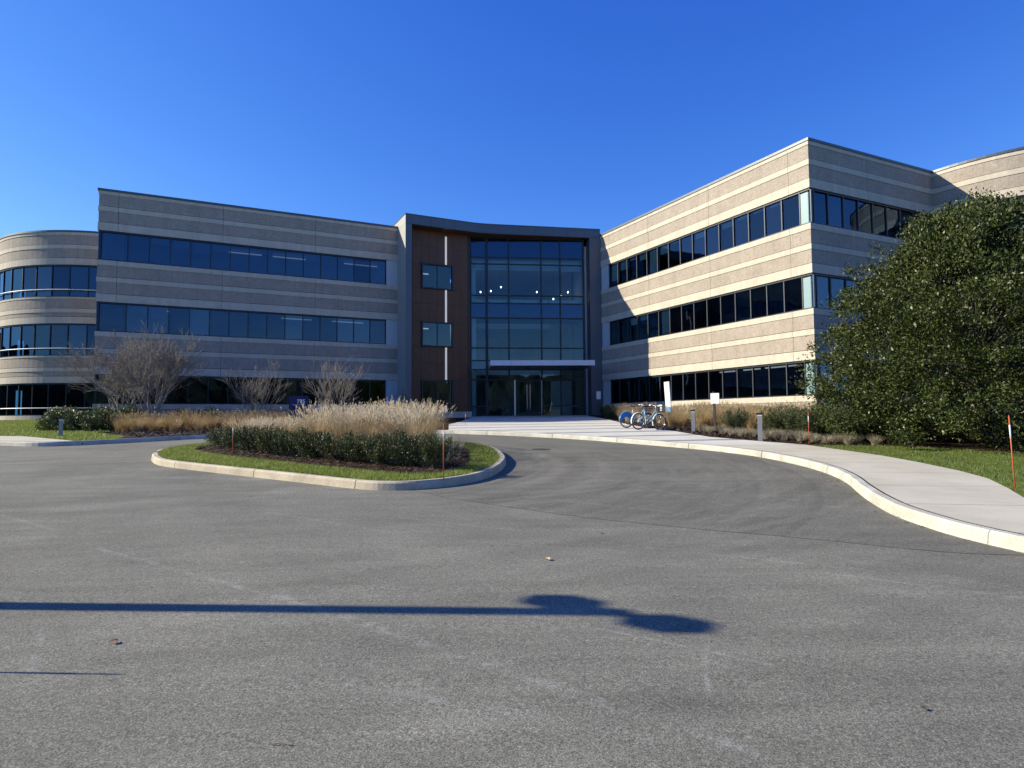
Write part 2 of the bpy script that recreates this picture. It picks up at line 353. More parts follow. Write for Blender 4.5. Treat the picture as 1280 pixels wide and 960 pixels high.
M['orange'] = simple('orange_stake', (0.50, 0.10, 0.035), 0.5, var=0.1)
M['blue'] = simple('sky_blue_paint', (0.10, 0.32, 0.60), 0.4, var=0.08)
M['bikeblue'] = simple('pale_blue_frame', (0.34, 0.55, 0.66), 0.35, var=0.06)
M['fenderblue'] = simple('bright_blue_skirt', (0.02, 0.16, 0.48), 0.4, var=0.1)
M['signblue'] = simple('navy_sign', (0.010, 0.014, 0.085), 0.4, var=0.05)
M['mulch'] = simple('mulch', (0.040, 0.025, 0.016), 0.95, var=0.5, scale=4, spec=0.05, fine=0.6, fscale=16, bumps=0.9)
M['chips'] = simple('bark_chips', (0.075, 0.046, 0.032), 0.95, var=0.5, scale=25)
M['lawn'] = simple('lawn_soil', (0.105, 0.14, 0.026), 0.95, spec=0.05, var=0.3, scale=2.2, fine=0.4, fscale=40, bumps=0.8)
M['ground'] = simple('ground_turf', (0.07, 0.09, 0.03), 0.95, spec=0.05, var=0.3, scale=0.4)
M['bark'] = simple('pale_bark', (0.235, 0.21, 0.185), 0.9, var=0.3, scale=12, bumps=0.4)
M['trunk'] = simple('grey_brown_bark', (0.075, 0.064, 0.052), 0.9, var=0.3, scale=9, bumps=0.5)
def leafmat(name, stops, rough=0.5, trans=0.25, scale=7.0, spec=0.5):
    m, n, l, b = mat(name); x = noise_tex(n, l, coords(n, l), scale, 3, 0.7)
    oi = n.new('ShaderNodeObjectInfo'); x2 = math_n(n, l, 'ADD', x, math_n(n, l, 'MULTIPLY_ADD', oi.outputs['Random'], 0.16, -0.08))
    c = ramp(n, l, x2, stops); l.new(c, b.inputs['Base Color']); b.inputs['Roughness'].default_value = rough; b.inputs['Specular IOR Level'].default_value = spec
    if trans:
        t = n.new('ShaderNodeBsdfTranslucent'); l.new(c, t.inputs[0]); mx = n.new('ShaderNodeMixShader'); mx.inputs[0].default_value = trans
        l.new(b.outputs[0], mx.inputs[1]); l.new(t.outputs[0], mx.inputs[2]); l.new(mx.outputs[0], n['Material Output'].inputs[0])
    return m
M['holly'] = leafmat('glossy_evergreen_leaf', [(0.3, (0.024, 0.040, 0.010)), (0.52, (0.056, 0.074, 0.018)), (0.72, (0.14, 0.140, 0.045))], 0.42, 0.12, 9, 0.35)
M['yew'] = leafmat('dark_yew_needles', [(0.3, (0.026, 0.042, 0.014)), (0.55, (0.058, 0.078, 0.022)), (0.75, (0.125, 0.125, 0.042))], 0.55, 0.15, 8)
M['shrub'] = leafmat('broad_shrub_leaf', [(0.3, (0.035, 0.058, 0.015)), (0.6, (0.075, 0.10, 0.028)), (0.8, (0.17, 0.17, 0.08))], 0.4, 0.2, 8)
M['straw'] = leafmat('straw_blades', [(0.28, (0.27, 0.19, 0.09)), (0.55, (0.42, 0.315, 0.17)), (0.8, (0.52, 0.41, 0.25))], 0.7, 0.3, 5)
M['plume'] = leafmat('pale_seed_plumes', [(0.28, (0.52, 0.42, 0.28)), (0.55, (0.68, 0.58, 0.42)), (0.8, (0.80, 0.72, 0.57))], 0.8, 0.35, 6)
M['tan'] = leafmat('russet_grass_blades', [(0.28, (0.31, 0.21, 0.09)), (0.55, (0.47, 0.34, 0.165)), (0.8, (0.60, 0.46, 0.26))], 0.75, 0.3, 5)
M['sedge'] = leafmat('faded_sedge_blades', [(0.28, (0.24, 0.20, 0.13)), (0.55, (0.40, 0.35, 0.24)), (0.8, (0.52, 0.47, 0.35))], 0.8, 0.25, 5)
M['grass'] = leafmat('lawn_blades', [(0.28, (0.16, 0.205, 0.030)), (0.55, (0.25, 0.30, 0.055)), (0.8, (0.36, 0.38, 0.12))], 0.6, 0.3, 2.5)
M['grass_dull'] = leafmat('duller_lawn_blades', [(0.28, (0.085, 0.105, 0.030)), (0.55, (0.135, 0.155, 0.048)), (0.8, (0.21, 0.21, 0.085))], 0.6, 0.3, 2.5)
M['petal'] = leafmat('dried_flower_heads', [(0.3, (0.42, 0.36, 0.24)), (0.7, (0.70, 0.64, 0.50))], 0.8, 0.3, 9)
M['far'] = simple('far_foliage', (0.035, 0.042, 0.020), 0.95, var=0.5, scale=0.4)
def emis(name, c, s):
    m, n, l, b = mat(name); b.inputs['Base Color'].default_value = (*c, 1); b.inputs['Emission Color'].default_value = (*c, 1); b.inputs['Emission Strength'].default_value = s
    return m
M['lamp'] = emis('office_light', (1.0, 0.97, 0.90), 0.22)
M['ledstrip'] = emis('lit_strip', (1.0, 0.92, 0.80), 0.16)
M['globe'] = emis('globe_light', (1.0, 0.95, 0.85), 4.0)

# ------------------------------------------------------------------ the lie of the land: ground, road, kerbs, walks, lawns, beds
S30 = 47.0
g = MB()
for y0, y1 in ((-1500, -30), (-30, S30), (S30, 1500)):
    g.add([(-1500, y0, zg(y0) - .06), (1500, y0, zg(y0) - .06), (1500, y1, zg(y1) - .06), (-1500, y1, zg(y1) - .06)], [(0, 1, 2, 3)])
g.build('ground', M['ground'])['kind'] = 'structure'
kerbline = smooth_line([(-60, 34.5), (-40, 29.0), (-28, 25.2), (-20.01, 22.9), (-17.54, 22.0), (-16.1, 21.55), (-15.1, 21.9), (-14.13, 22.89), (-13.32, 23.95), (-12.3, 24.95), (-9.68, 26.35), (-6.59, 27.3), (-4.6, 27.6),
    (-2.83, 27.3), (-1.34, 26.3), (0.14, 25.2), (1.5, 23.95), (2.8, 22.5), (3.71, 21.15), (4.85, 19.4), (5.65, 18.0), (6.2, 16.4), (6.40, 14.5), (6.28, 12.75), (5.95, 11.38), (5.52, 10.2), (5.18, 9.17), (4.96, 8.3), (4.90, 7.5), (4.94, 6.95), (5.10, 6.35), (5.6, 5.4), (7.0, 4.2), (10.0, 3.0), (16, 1.8), (40, -1), (70, -3)], False, 5)
rd = [(-60, -60), (70, -60), (70, -3)] + [p for p in kerbline[::-1]] 
road = sheet('road', [(-60, -29), (70, -29)] + offset_line(kerbline, -0.05)[::-1], 0.0, M['asphalt'])
isl = smooth_line([(-9.68, 17.1), (-8.95, 15.85), (-8.21, 14.99), (-6.89, 14.0), (-4.52, 12.35), (-2.75, 11.12), (-2.12, 10.88), (-1.54, 11.0), (-0.88, 11.58), (-0.45, 12.51), (-0.20, 14.0), (-0.17, 15.71), (-0.55, 18.3), (-1.40, 20.0), (-2.85, 21.1), (-5.67, 21.9), (-8.3, 21.7), (-9.9, 20.6), (-10.2, 18.7)], True, 5)
# newer asphalt laid on the drop-off lane, butted against the older surface along a seam
seam = smooth_line([(-1.85, 11.3), (-1.65, 10.85), (-1.02, 10.05), (-0.01, 9.17), (0.83, 8.45), (2.1, 7.66), (3.19, 7.10), (4.3, 6.45), (5.05, 6.28)], False, 5)
k0 = min(range(len(kerbline)), key=lambda i: math.hypot(kerbline[i][0] + 2.83, kerbline[i][1] - 27.3)); k1 = min(range(len(kerbline)), key=lambda i: math.hypot(kerbline[i][0] - 5.10, kerbline[i][1] - 6.35))
patch = seam + kerbline[k0:k1][::-1] + [(-2.9, 26.5), (-2.6, 20.6), (-2.0, 14)]
sheet('road_lane', patch, 0.004, M['asphalt2'])

def kerb(name, line, side, m, w=0.17, closed=False, piece=3.0):
    P = line + ([line[0]] if closed else []); mb = MB(); seg = [P[0]]; acc = 0.0; runs = []
    D = [P[0]]
    for a, b in zip(P, P[1:]):                      # resample, then cut into cast pieces with 8 mm joints
        L = math.hypot(b[0] - a[0], b[1] - a[1]); k = max(1, int(L / 0.22))
        D += [(a[0] + (b[0] - a[0]) * i / k, a[1] + (b[1] - a[1]) * i / k) for i in range(1, k + 1)]
    O = [offset_line(D, side * d, closed) for d in (0.0, 0.018, 0.045, w - 0.02, w)]; Z = (-0.05, KERB - 0.03, KERB + 0.002, KERB + 0.002, KERB - 0.012)
    cum = [0.0]
    for a, b in zip(D, D[1:]): cum.append(cum[-1] + math.hypot(b[0] - a[0], b[1] - a[1]))
    i0 = 0
    while i0 < len(D) - 1:
        i1 = i0
        while i1 < len(D) - 1 and cum[i1] - cum[i0] < piece: i1 += 1
        b = len(mb.v); n = i1 - i0 + 1
        for i in range(i0, i1 + 1):
            sh = 0.0
            for c, z in zip(O, Z):
                x, y = c[i]
                if i == i1 and i1 < len(D) - 1:      # joint
                    x += (c[i - 1][0] - x) * 0.07; y += (c[i - 1][1] - y) * 0.07
                mb.v.append((x, y, zg(D[i][1]) + z))
        for i in range(n - 1):
            for k in range(4):
                q = (b + i * 5 + k, b + i * 5 + k + 1, b + (i + 1) * 5 + k + 1, b + (i + 1) * 5 + k); mb.f.append(q); mb.m.append(0)
        mb.f.append(tuple(b + k for k in range(5))); mb.m.append(0); mb.f.append(tuple(b + (n - 1) * 5 + k for k in range(5))); mb.m.append(0)
        i0 = i1
    o = mb.build(name, m); o['kind'] = 'structure'
    bm = bmesh.new(); bm.from_mesh(o.data); bmesh.ops.recalc_face_normals(bm, faces=bm.faces); bm.to_mesh(o.data); bm.free()
    return o
kerb('curb', kerbline, -1, M['kerb'])
kerb('island_curb', isl, -1, M['kerb_tan'], closed=False)     # the island outline runs counter-clockwise; inside is to its left
isl_in = offset_line(isl, -0.165, True)
sheet('island_lawn', isl_in, KERB - 0.01, M['lawn'], skirt=0.1)
mul = smooth_line([(-9.0, 18.0), (-7.9, 16.6), (-6.5, 15.35), (-5.02, 14.15), (-2.85, 12.45), (-1.75, 11.85), (-1.15, 12.4), (-0.95, 13.7), (-1.05, 15.6), (-1.3, 17.4), (-2.1, 19.4), (-3.4, 20.3), (-5.7, 21.0), (-8.0, 20.8), (-9.2, 19.6)], True, 5)
sheet('island_bed', mul, KERB + 0.02, M['mulch'], skirt=0.06)
ki = offset_line(kerbline, -0.185)
def near(x, y): return min(range(len(ki)), key=lambda i: math.hypot(ki[i][0] - x, ki[i][1] - y))
ia, ib, ic = near(-2.9, 27.4), near(5.5, 18.3), near(16, 1.9)
i_l = near(-14.3, 22.6)
# plaza: from the kerb to the doors
plz = ki[ia:ib + 1] + [(8.35, 18.15), (7.62, 19.57), (6.75, 21.8), (6.45, 25.6), (5.95, 28.6), (5.72, 31.0), (5.75, 38.4), (5.5, 43.7), (5.5, 47.3), (-3.1, 46.3), (-2.75, 43.9), (-3.0, 36), (-3.3, 33)]
sheet('plaza', plz, KERB, M['plaza'])
walk = ki[ib:ic + 1] + [(16, 4.6), (11.5, 5.6), (9.4, 6.6), (7.9, 7.9), (7.03, 8.79), (7.5, 9.67), (8.02, 10.76), (8.3, 11.83), (8.5, 13.3), (8.6, 14.89), (8.47, 16.45), (8.35, 18.15)]
sheet('sidewalk', walk, KERB, M['walk'])
lawn_r = [(16, 4.6), (11.5, 5.6), (9.4, 6.6), (7.9, 7.9), (7.03, 8.79), (7.5, 9.67), (8.02, 10.76), (8.3, 11.83), (8.5, 13.3), (8.6, 14.89), (8.47, 16.45), (8.35, 18.15), (10.5, 17.6), (13, 15.2), (18, 13.8), (40, 12), (40, 0)]
sheet('lawn', lawn_r, KERB - 0.008, M['lawn'])
bed_r = [(8.35, 18.15), (7.62, 19.57), (6.75, 21.8), (6.45, 25.6), (5.95, 28.6), (5.72, 31.0), (5.75, 38.4), (5.5, 43.7), (5.5, 47.0), (7.4, 46.0), (15.0, 31.5), (40, 44), (40, 12), (18, 13.8), (13, 15.2), (10.5, 17.6)]
sheet('mulch_bed', bed_r, KERB - 0.012, M['mulch'])
i_far = near(-28, 25.3); i_w0 = near(-15.2, 22.0)
bed_l = ki[i_l:ia + 1] + [(-3.3, 33), (-3.0, 36), (-2.75, 43.9), (-3.1, 46.2), (-26, 41), (-24, 38), (-16.5, 26.0), (-15.7, 25.5), (-15.0, 24.6), (-14.6, 23.6)]
sheet('mulch_bed', bed_l, KERB - 0.012, M['mulch'])
lp = [(-14.3, 22.75), (-14.6, 23.6), (-15.0, 24.6), (-15.7, 25.5), (-16.5, 26.0)]
lawn_l = ki[i_w0:i_l + 1] + lp + [(-19.6, 29.0), (-24, 36.0), (-28, 41), (-30, 46), (-60, 60), (-60, 36.9), (-28.5, 27.6), (-20.22, 25.3), (-19.4, 25.15), (-17.0, 23.4)]
sheet('lawn', lawn_l, KERB - 0.008, M['lawn'])
path_l = ki[near(-60, 34.6):i_w0 + 1] + [(-17.0, 23.4), (-19.4, 25.15), (-20.22, 25.3), (-28.5, 27.6), (-60, 36.9)]
sheet('path', path_l, KERB, M['walk'])

# ------------------------------------------------------------------ the office building
bld = empty('office_building', (0, 46, 1.75))
tag(bld, 'three storey banded office building with ribbon windows and a glazed brown and charcoal entrance', 'building')
bld_inv = Matrix.Translation((0, -46, -1.75))
def part(mb, name, mats, parent=bld, smooth=False):
    o = mb.build(name, mats, None, smooth); o.data.transform(bld_inv); o.parent = parent
    return o
def sub(mb, name, mats, parent, smooth=False):
    o = mb.build(name, mats, None, smooth); o.data.transform(bld_inv); o.parent = parent
    return o
ZR, Z3T, Z3B, Z2T, Z2B, Z1T, Z1B = 15.307, 12.834, 11.059, 8.612, 6.859, 4.372, 2.636
U = Vector((0.8980, 0.4400)); U.normalize(); NL = Vector((U.y, -U.x))          # along the left wing; outward
V2 = -NL                                                                        # away from the viewer along the right wing
L0 = Vector((-24.138, 36.490)); LE = L0 + U * 17.93; R0 = Vector((14.640, 30.472)); RE = R0 + V2 * 18.1
LEND = L0 + V2 * 10.3; RSIDE = R0 + U * 10.05
CL = L0 + V2 * 19.05; CR = R0 + U * 10.05 + U * 9.0
def bands_for(bay):
    d = 0.56 if bay else 0.0; out = []
    def lit(a, b): out.append((a, b, 0.03, 0))
    def gran(a, b): out.append((a, b, 0.0, 1))
    def grv(a, b): out.append((a, b, -0.04, 2))
    def span(top, bot, first):       # bands from top to bottom
        z = top
        lit(z - first, z); z -= first; gran(z - 0.68, z); z -= 0.68; grv(z - .03, z); z -= .03
        lit(z - 0.28, z); z -= 0.28; gran(bot + 0.49, z); grv(bot + 0.46, bot + 0.49); lit(bot, bot + 0.46)
    span(ZR - .13, Z3T, 0.20)
    span(Z3B - d, Z2T, 0.29 if not bay else 0.12); span(Z2B - d, Z1T, 0.29 if not bay else 0.12)
    lit(Z1B - d - 0.30, Z1B - d); gran(0.7, Z1B - d - 0.30)
    return out
def sub_path(path, step):
    out = [path[0]]
    for a, b in zip(path, path[1:]):
        L = math.hypot(b[0] - a[0], b[1] - a[1]); k = max(1, round(L / step))
        out += [(a[0] + (b[0] - a[0]) * i / k, a[1] + (b[1] - a[1]) * i / k) for i in range(1, k + 1)]
    return out
def strip(mb, path, z0, z1, d_out, d_in, mi=0):
    A = offset_line(path, d_out); B = offset_line(path, d_in); n = len(path); b = len(mb.v)
    for i in range(n): mb.v += [(*A[i], z0), (*A[i], z1), (*B[i], z1), (*B[i], z0)]
    for i in range(n - 1):
        for k in range(4):
            k2 = (k + 1) % 4; mb.f.append((b + i * 4 + k, b + (i + 1) * 4 + k, b + (i + 1) * 4 + k2, b + i * 4 + k2)); mb.m.append(mi)
    mb.f.append((b, b + 1, b + 2, b + 3)); mb.m.append(mi); e = b + (n - 1) * 4; mb.f.append((e + 3, e + 2, e + 1, e)); mb.m.append(mi)
def panel_runs(path, length=5.6, gap=0.018):
    """cut a path at joints; corners stay inside one panel"""
    seg = [math.hypot(b[0] - a[0], b[1] - a[1]) for a, b in zip(path, path[1:])]; tot = sum(seg); n = max(1, round(tot / length)); cuts = [tot * i / n for i in range(n + 1)]
    corner = [sum(seg[:i]) for i in range(1, len(seg))]
    def at(s):
        for i, L in enumerate(seg):
            if s <= L or i == len(seg) - 1: t = s / L; return (path[i][0] + (path[i + 1][0] - path[i][0]) * t, path[i][1] + (path[i + 1][1] - path[i][1]) * t)
            s -= L
    out = []
    for i in range(n):
        s0 = cuts[i] + (gap / 2 if i else 0); s1 = cuts[i + 1] - (gap / 2 if i < n - 1 else 0)
        out.append([at(s0)] + [at(c) for c in corner if s0 + .02 < c < s1 - .02] + [at(s1)])
    return out
def wall(name, path, bay=False):
    mb = MB(); bands = bands_for(bay)
    runs = [path] if bay else panel_runs(path)
    for r_ in runs:
        for z0, z1, d, mi in bands: strip(mb, r_, z0, z1, d, -0.16, mi)
    for za, zb in ((Z3T, ZR - .05), (Z2T, Z3B - (.56 if bay else 0)), (Z1T, Z2B - (.56 if bay else 0)), (0.7, Z1B - (.56 if bay else 0))):
        strip(mb, path, za + .01, zb - .01, -0.161, -0.36, 2)
    w = part(mb, name, [M['light'], M['granite'], M['groove']])
    c = MB(); strip(c, path, ZR - .13, ZR, 0.075, -0.5); part(c, 'coping', M['coping'])
    return w
PL = [tuple(LEND), tuple(L0), tuple(LE)]; PR = [tuple(RE), tuple(R0), tuple(RSIDE)]
wall('wing_wall', PL); wall('wing_wall', PR)
def arc(c, r, a0, a1, n): return [(c[0] + r * math.cos(a0 + (a1 - a0) * i / n), c[1] + r * math.sin(a0 + (a1 - a0) * i / n)) for i in range(n + 1)]
aL0 = math.atan2(-V2.y, -V2.x); aR0 = math.atan2(-U.y, -U.x)
BL = arc(CL, 9.0, aL0 - R(115), aL0 + R(2), 44); BR = arc(CR, 9.0, aR0 - R(2), aR0 + R(115), 44)
wall('bay_wall', BL, True); wall('bay_wall', BR, True)
def ribbon(path, z0, z1, ts, name='ribbon_window', mm='mull', railz=None, gm=None):
    """path: polyline of the wall face; ts: distances of the mullions along it"""
    seg = [math.hypot(b[0] - a[0], b[1] - a[1]) for a, b in zip(path, path[1:])]
    mb = MB(); strip(mb, path, z1 - .10, z1 - .004, -0.03, -0.20, 0); strip(mb, path, z0 + .003, z0 + .055, 0.015, -0.20, 0)
    q = offset_line(path, -0.115); 
    def at(s, off):
        for i, L in enumerate(seg):
            if s <= L + 1e-6 or i == len(seg) - 1:
                dx, dy = (path[i + 1][0] - path[i][0]) / L, (path[i + 1][1] - path[i][1]) / L
                return (path[i][0] + dx * s + dy * off, path[i][1] + dy * s - dx * off), (dx, dy)
            s -= L
    for t in ts:
        (x, y), (dx, dy) = at(t, -0.11); nx, ny = dy, -dx; w, dd = 0.028, 0.055
        c = [(x + dx * a * w + nx * b_ * dd, y + dy * a * w + ny * b_ * dd) for a, b_ in ((-1, 1), (-1, -1), (1, -1), (1, 1))]
        mb.prism(c, z0 + .055, z1 - .10, 1)
    fr = part(mb, name, [M['frame'], M[mm]])
    gz = MB(); T_ = [0.0] + sorted(ts) + [sum(seg)]
    for ta, tb in zip(T_, T_[1:]):
        if tb - ta < .02: continue
        ta += 1e-4; e = [rng.gauss(0, .0022) for _ in range(4)]          # no pane sits quite true
        (a, _), (b, _) = at(ta, -0.12 + e[0]), at(tb, -0.12 + e[1]); (c, _), (d, _) = at(tb, -0.12 + e[2]), at(ta, -0.12 + e[3])
        gz.add([(*a, z0 + .03), (*b, z0 + .03), (*c, z1 - .06), (*d, z1 - .06)], [(0, 1, 2, 3)], rng.choice((0, 0, 1)))
    sub(gz, 'glazing', [gm or M['glass'], M['glass_r2'] if gm else M['glass_2']], fr)
    if railz:
        r_ = MB(); r_.tube([(x, y, railz) for x, y in offset_line(path, 0.05)], 0.035, 8); sub(r_, 'rail', M['railmetal'], fr, True)
    return fr
def pts_t(path, a, b):      # portion of a straight two-point path
    A, B = Vector(path[0]), Vector(path[1]); d = (B - A).normalized(); return [tuple(A + d * a), tuple(A + d * b)]
rows = ((Z3B, Z3T), (Z2B, Z2T), (Z1B, Z1T))
wins = {}
tl = [10.3 - x for x in (9, 7.9, 6.8, 5.7, 4.6, 3.5, 2.4, 1.3)][::1]
for k, (z0, z1) in enumerate(rows):
    pathL = [tuple(LEND), tuple(L0), tuple(L0 + U * 17.12)]
    ts = [1.0 + 1.1 * i for i in range(9)] + [10.3] + [10.3 + 1.5 + 1.115 * i for i in range(14)] + [10.3 + 17.08]
    wins['L', k] = ribbon(pathL, z0, z1, ts, mm='frame')
    pathR = [tuple(RE - V2 * 0.98), tuple(R0), tuple(RSIDE)]
    ts = [0.03] + [1.08 + 1.1 * i - 0.0 for i in range(15)] + [17.12] + [17.12 + 0.38, ] + [17.12 + 1.4 + 1.15 * i for i in range(8)]
    wins['R', k] = ribbon(pathR, z0, z1, ts, gm=M['glass_r'])
    e = MB(); A, B = LE - U * 0.81, LE; strip(e, [tuple(A), tuple(B)], z0 + .004, z1 - .004, -0.02, -0.3); part(e, 'end_panel', M['panelend'])
    e = MB(); A, B = RE, RE - V2 * 0.98; strip(e, [tuple(A), tuple(B)], z0 + .004, z1 - .004, -0.02, -0.3); part(e, 'end_panel', M['panelend'])
    e = MB(); A, B = R0 + V2 * 0.62, R0 + V2 * 0.14; strip(e, [tuple(A), tuple(B)], z0 + .06, z1 - .16, -0.085, -0.25); part(e, 'corner_panel', M['cornerpanel'])
    for P_, key in ((BL, 'BL'), (BR, 'BR')):
        n = len(P_) - 1; L = sum(math.hypot(b[0] - a[0], b[1] - a[1]) for a, b in zip(P_, P_[1:])); ts = [0.2 + 1.23 * i for i in range(int((L - .3) / 1.23) + 1)]
        wins[key, k] = ribbon(P_, z0 - 0.56, z1, ts, railz=z0 - 0.04, mm='frame')
# blinds part lowered behind some panes of the right wing, and the ceilings, back walls and light fittings of the rooms
def lowered(key, k, o, d, t0, t1, h):
    z1 = rows[k][1]; A, B = o + d * t0, o + d * t1; nx = Vector((d.y, -d.x)); q = MB()
    q.add([(*(A - nx * .22), z1 - .1), (*(B - nx * .22), z1 - .1), (*(B - nx * .22), z1 - .1 - h), (*(A - nx * .22), z1 - .1 - h)], [(0, 1, 2, 3)])
    sub(q, 'roller_blind', M['blind'], wins[key, k])
dR = -V2
for t0, t1, h in ((1.15, 2.1, 1.2), (2.2, 3.2, .62), (3.35, 4.3, .18), (4.4, 5.3, .42), (5.5, 6.5, 1.5), (6.6, 7.5, .52), (9.9, 10.8, .34), (12.1, 13.0, .35), (7.7, 8.6, .08), (13.3, 14.2, .16), (14.4, 15.3, .12), (15.5, 16.4, .14), (11.0, 11.9, .06)): lowered('R', 0, RE, dR, t0, t1, h)
for t0, t1, h in ((6.6, 7.5, 1.5), (3.3, 4.2, .5), (4.4, 5.3, .3)): lowered('R', 1, RE, dR, t0, t1, h)
for t0, t1, h in ((3.9, 4.8, .5), (2.75, 3.65, .35), (6.1, 7.0, .45), (0.25, 1.3, 1.5), (5.0, 5.9, .7), (11.7, 12.6, .5)): lowered('L', 0, L0, U, t0, t1, h)
for t0, t1, h in ((5.0, 5.9, 1.5), (6.1, 7.0, 1.5), (7.2, 8.1, 1.5), (8.4, 9.2, .9), (3.9, 4.8, 1.2), (0.3, 1.3, 1.2), (2.8, 3.6, .6), (1.7, 2.6, .4)): lowered('L', 1, L0, U, t0, t1, h)
for z0, z1 in rows:
    for P_ in ([tuple(LEND), tuple(L0), tuple(LE)], [tuple(RE), tuple(R0), tuple(RSIDE)], BL, BR):
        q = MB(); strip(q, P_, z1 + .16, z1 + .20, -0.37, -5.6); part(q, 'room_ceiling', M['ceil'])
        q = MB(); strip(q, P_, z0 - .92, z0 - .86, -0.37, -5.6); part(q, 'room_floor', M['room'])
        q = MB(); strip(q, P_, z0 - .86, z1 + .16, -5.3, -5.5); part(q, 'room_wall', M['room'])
    for c_, dd, n0, n1 in ((LE - U * .2, V2, .4, 5.6), (LEND + V2 * .1, U, .4, 6), (RE - V2 * .15, U, .4, 5.6), (RSIDE - U * .1, V2, .4, 6)):      # party walls at the ends
        q = MB(); a_, b_ = c_ + dd * n0, c_ + dd * n1; strip(q, [tuple(a_), tuple(b_)], z0 - .86, z1 + .16, .05, -.05); part(q, 'room_wall', M['room'])
    for c_, a_ in ((CL, aL0 - R(113)), (CL, aL0 + R(1)), (CR, aR0 - R(1)), (CR, aR0 + R(113))):
        q = MB(); e_ = Vector((math.cos(a_), math.sin(a_))); strip(q, [tuple(c_ + e_ * 3.3), tuple(c_ + e_ * 8.6)], z0 - .86, z1 + .16, .05, -.05); part(q, 'room_wall', M['room'])
    for t in (3.2, 9.5):
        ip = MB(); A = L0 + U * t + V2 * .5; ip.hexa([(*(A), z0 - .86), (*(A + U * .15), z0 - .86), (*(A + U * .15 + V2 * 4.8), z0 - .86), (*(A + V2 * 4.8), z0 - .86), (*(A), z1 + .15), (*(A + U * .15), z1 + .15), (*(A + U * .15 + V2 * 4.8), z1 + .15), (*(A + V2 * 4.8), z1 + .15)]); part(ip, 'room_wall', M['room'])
def fitting(o, d, t0, t1, inn, z):
    n_ = Vector((d.y, -d.x)); A, B = o + d * t0 - n_ * inn, o + d * t1 - n_ * inn; w = n_ * .05; q = MB()
    q.hexa([(*(A - w), z), (*(B - w), z), (*(B + w), z), (*(A + w), z), (*(A - w), z + .07), (*(B - w), z + .07), (*(B + w), z + .07), (*(A + w), z + .07)])
    part(q, 'ceiling_light', M['lamp'])
for t0, t1, k in ((6.8, 9.1, 0), (9.7, 12.2, 0), (14.6, 17.0, 0), (10.4, 12.4, 1), (13.8, 16.0, 1), (2.7, 3.7, 1)): fitting(L0, U, t0, t1, 2.2, rows[k][1] - .05)
for t0, t1, k in ((9.8, 11, 2), (11.7, 12.9, 2), (13.3, 15.4, 2)): fitting(RE, dR, t0, t1, 2.0, rows[k][1] - .05)
# roofs and the walls round the back
rb = MB()
def volume(P, z=ZR - .2):
    rb.add([(x, y, z) for x, y in P], [tuple(range(len(P)))])
BKL = 24.0
vL = [L0 + V2 * .3 + U * .3, LE - NL * .3, LE + V2 * BKL, L0 + V2 * BKL + U * .3]
vR = [RE - U * -.3, R0 + V2 * .3 + U * .3, RSIDE + V2 * .3, RSIDE + V2 * 30, RE + V2 * 14 + U * .3]
for vv in (vL, vR): volume([tuple(p) for p in vv])
volume([tuple(p) for p in (arc(CL, 8.7, 0, 2 * math.pi, 40)[:-1])]); volume([tuple(p) for p in (arc(CR, 8.7, 0, 2 * math.pi, 40)[:-1])])
part(rb, 'roof', M['coping'])
bw = MB()
strip(bw, [tuple(LE + V2 * 6), tuple(LE + V2 * BKL), tuple(L0 + V2 * BKL + U * .3), tuple(L0 + V2 * 10.2 + U * .3)], 0.8, ZR - .15, 0, -.2)
strip(bw, [tuple(RSIDE + V2 * .4), tuple(RSIDE + V2 * 30), tuple(RE + V2 * 14 + U * .3), tuple(RE + V2 * 5 + U * .3)], 0.8, ZR - .15, 0, -.2)
part(bw, 'back_wall', M['light'])

# ---- entrance: charcoal portal, brown wall, curtain wall, canopy, doors
P1 = Vector((-7.196, 42.637)); ZS, ZF = 15.033, 15.663
fas = [tuple(P1), tuple(P1 + U * 4.55)] + [(-2.62, 44.87), (-2.2, 45.02), (-1.75, 45.14), (-1.2, 45.26), (-0.6, 45.37)] + [(6.66, 46.66)]
def cut_path(path, length): return sub_path(path, length)
fm = MB()
jt = 0.012
def metal_run(mb, A, B, z0, z1, th, n):     # a row of cassettes with open joints
    for i in range(n):
        a = A.lerp(B, i / n); b = A.lerp(B, (i + 1) / n); d = (b - a).normalized(); nn = Vector((d.y, -d.x))
        a2, b2 = a + d * jt / 2, b - d * jt / 2
        mb.hexa([(*a2, z0), (*b2, z0), (*(b2 - nn * th), z0), (*(a2 - nn * th), z0), (*a2, z1), (*b2, z1), (*(b2 - nn * th), z1), (*(a2 - nn * th), z1)])
metal_run(fm, P1, P1 + U * 4.55, ZS, ZF, .25, 5)
strip(fm, fas[1:7], ZS, ZF, 0, -.25)
metal_run(fm, Vector(fas[6]), Vector(fas[7]), ZS, ZF, .25, 6)
strip(fm, [tuple(P1 + V2 * 4.0), tuple(P1), *fas[1:]], ZF + .003, ZF + .06, 0.03, -.5)
# left pier: front and left cheek, in storey-high cassettes
zc = [1.3, 3.0, 5.75, 7.5, 9.9, 12.6, ZS - .006]
for z0, z1 in zip(zc, zc[1:]):
    a, b = P1, P1 + U * .45
    fm.prism([tuple(p) for p in (a + V2 * .004 + U * .004, b, b + V2 * 1.35, a + V2 * 1.35 + U * .004)], z0, z1 - .014)
fm.prism([tuple(p) for p in (P1 + U * .03 + V2 * .03, P1 + U * .42 + V2 * .03, P1 + U * .42 + V2 * 1.3, P1 + U * .03 + V2 * 1.3)], 1.0, ZS)
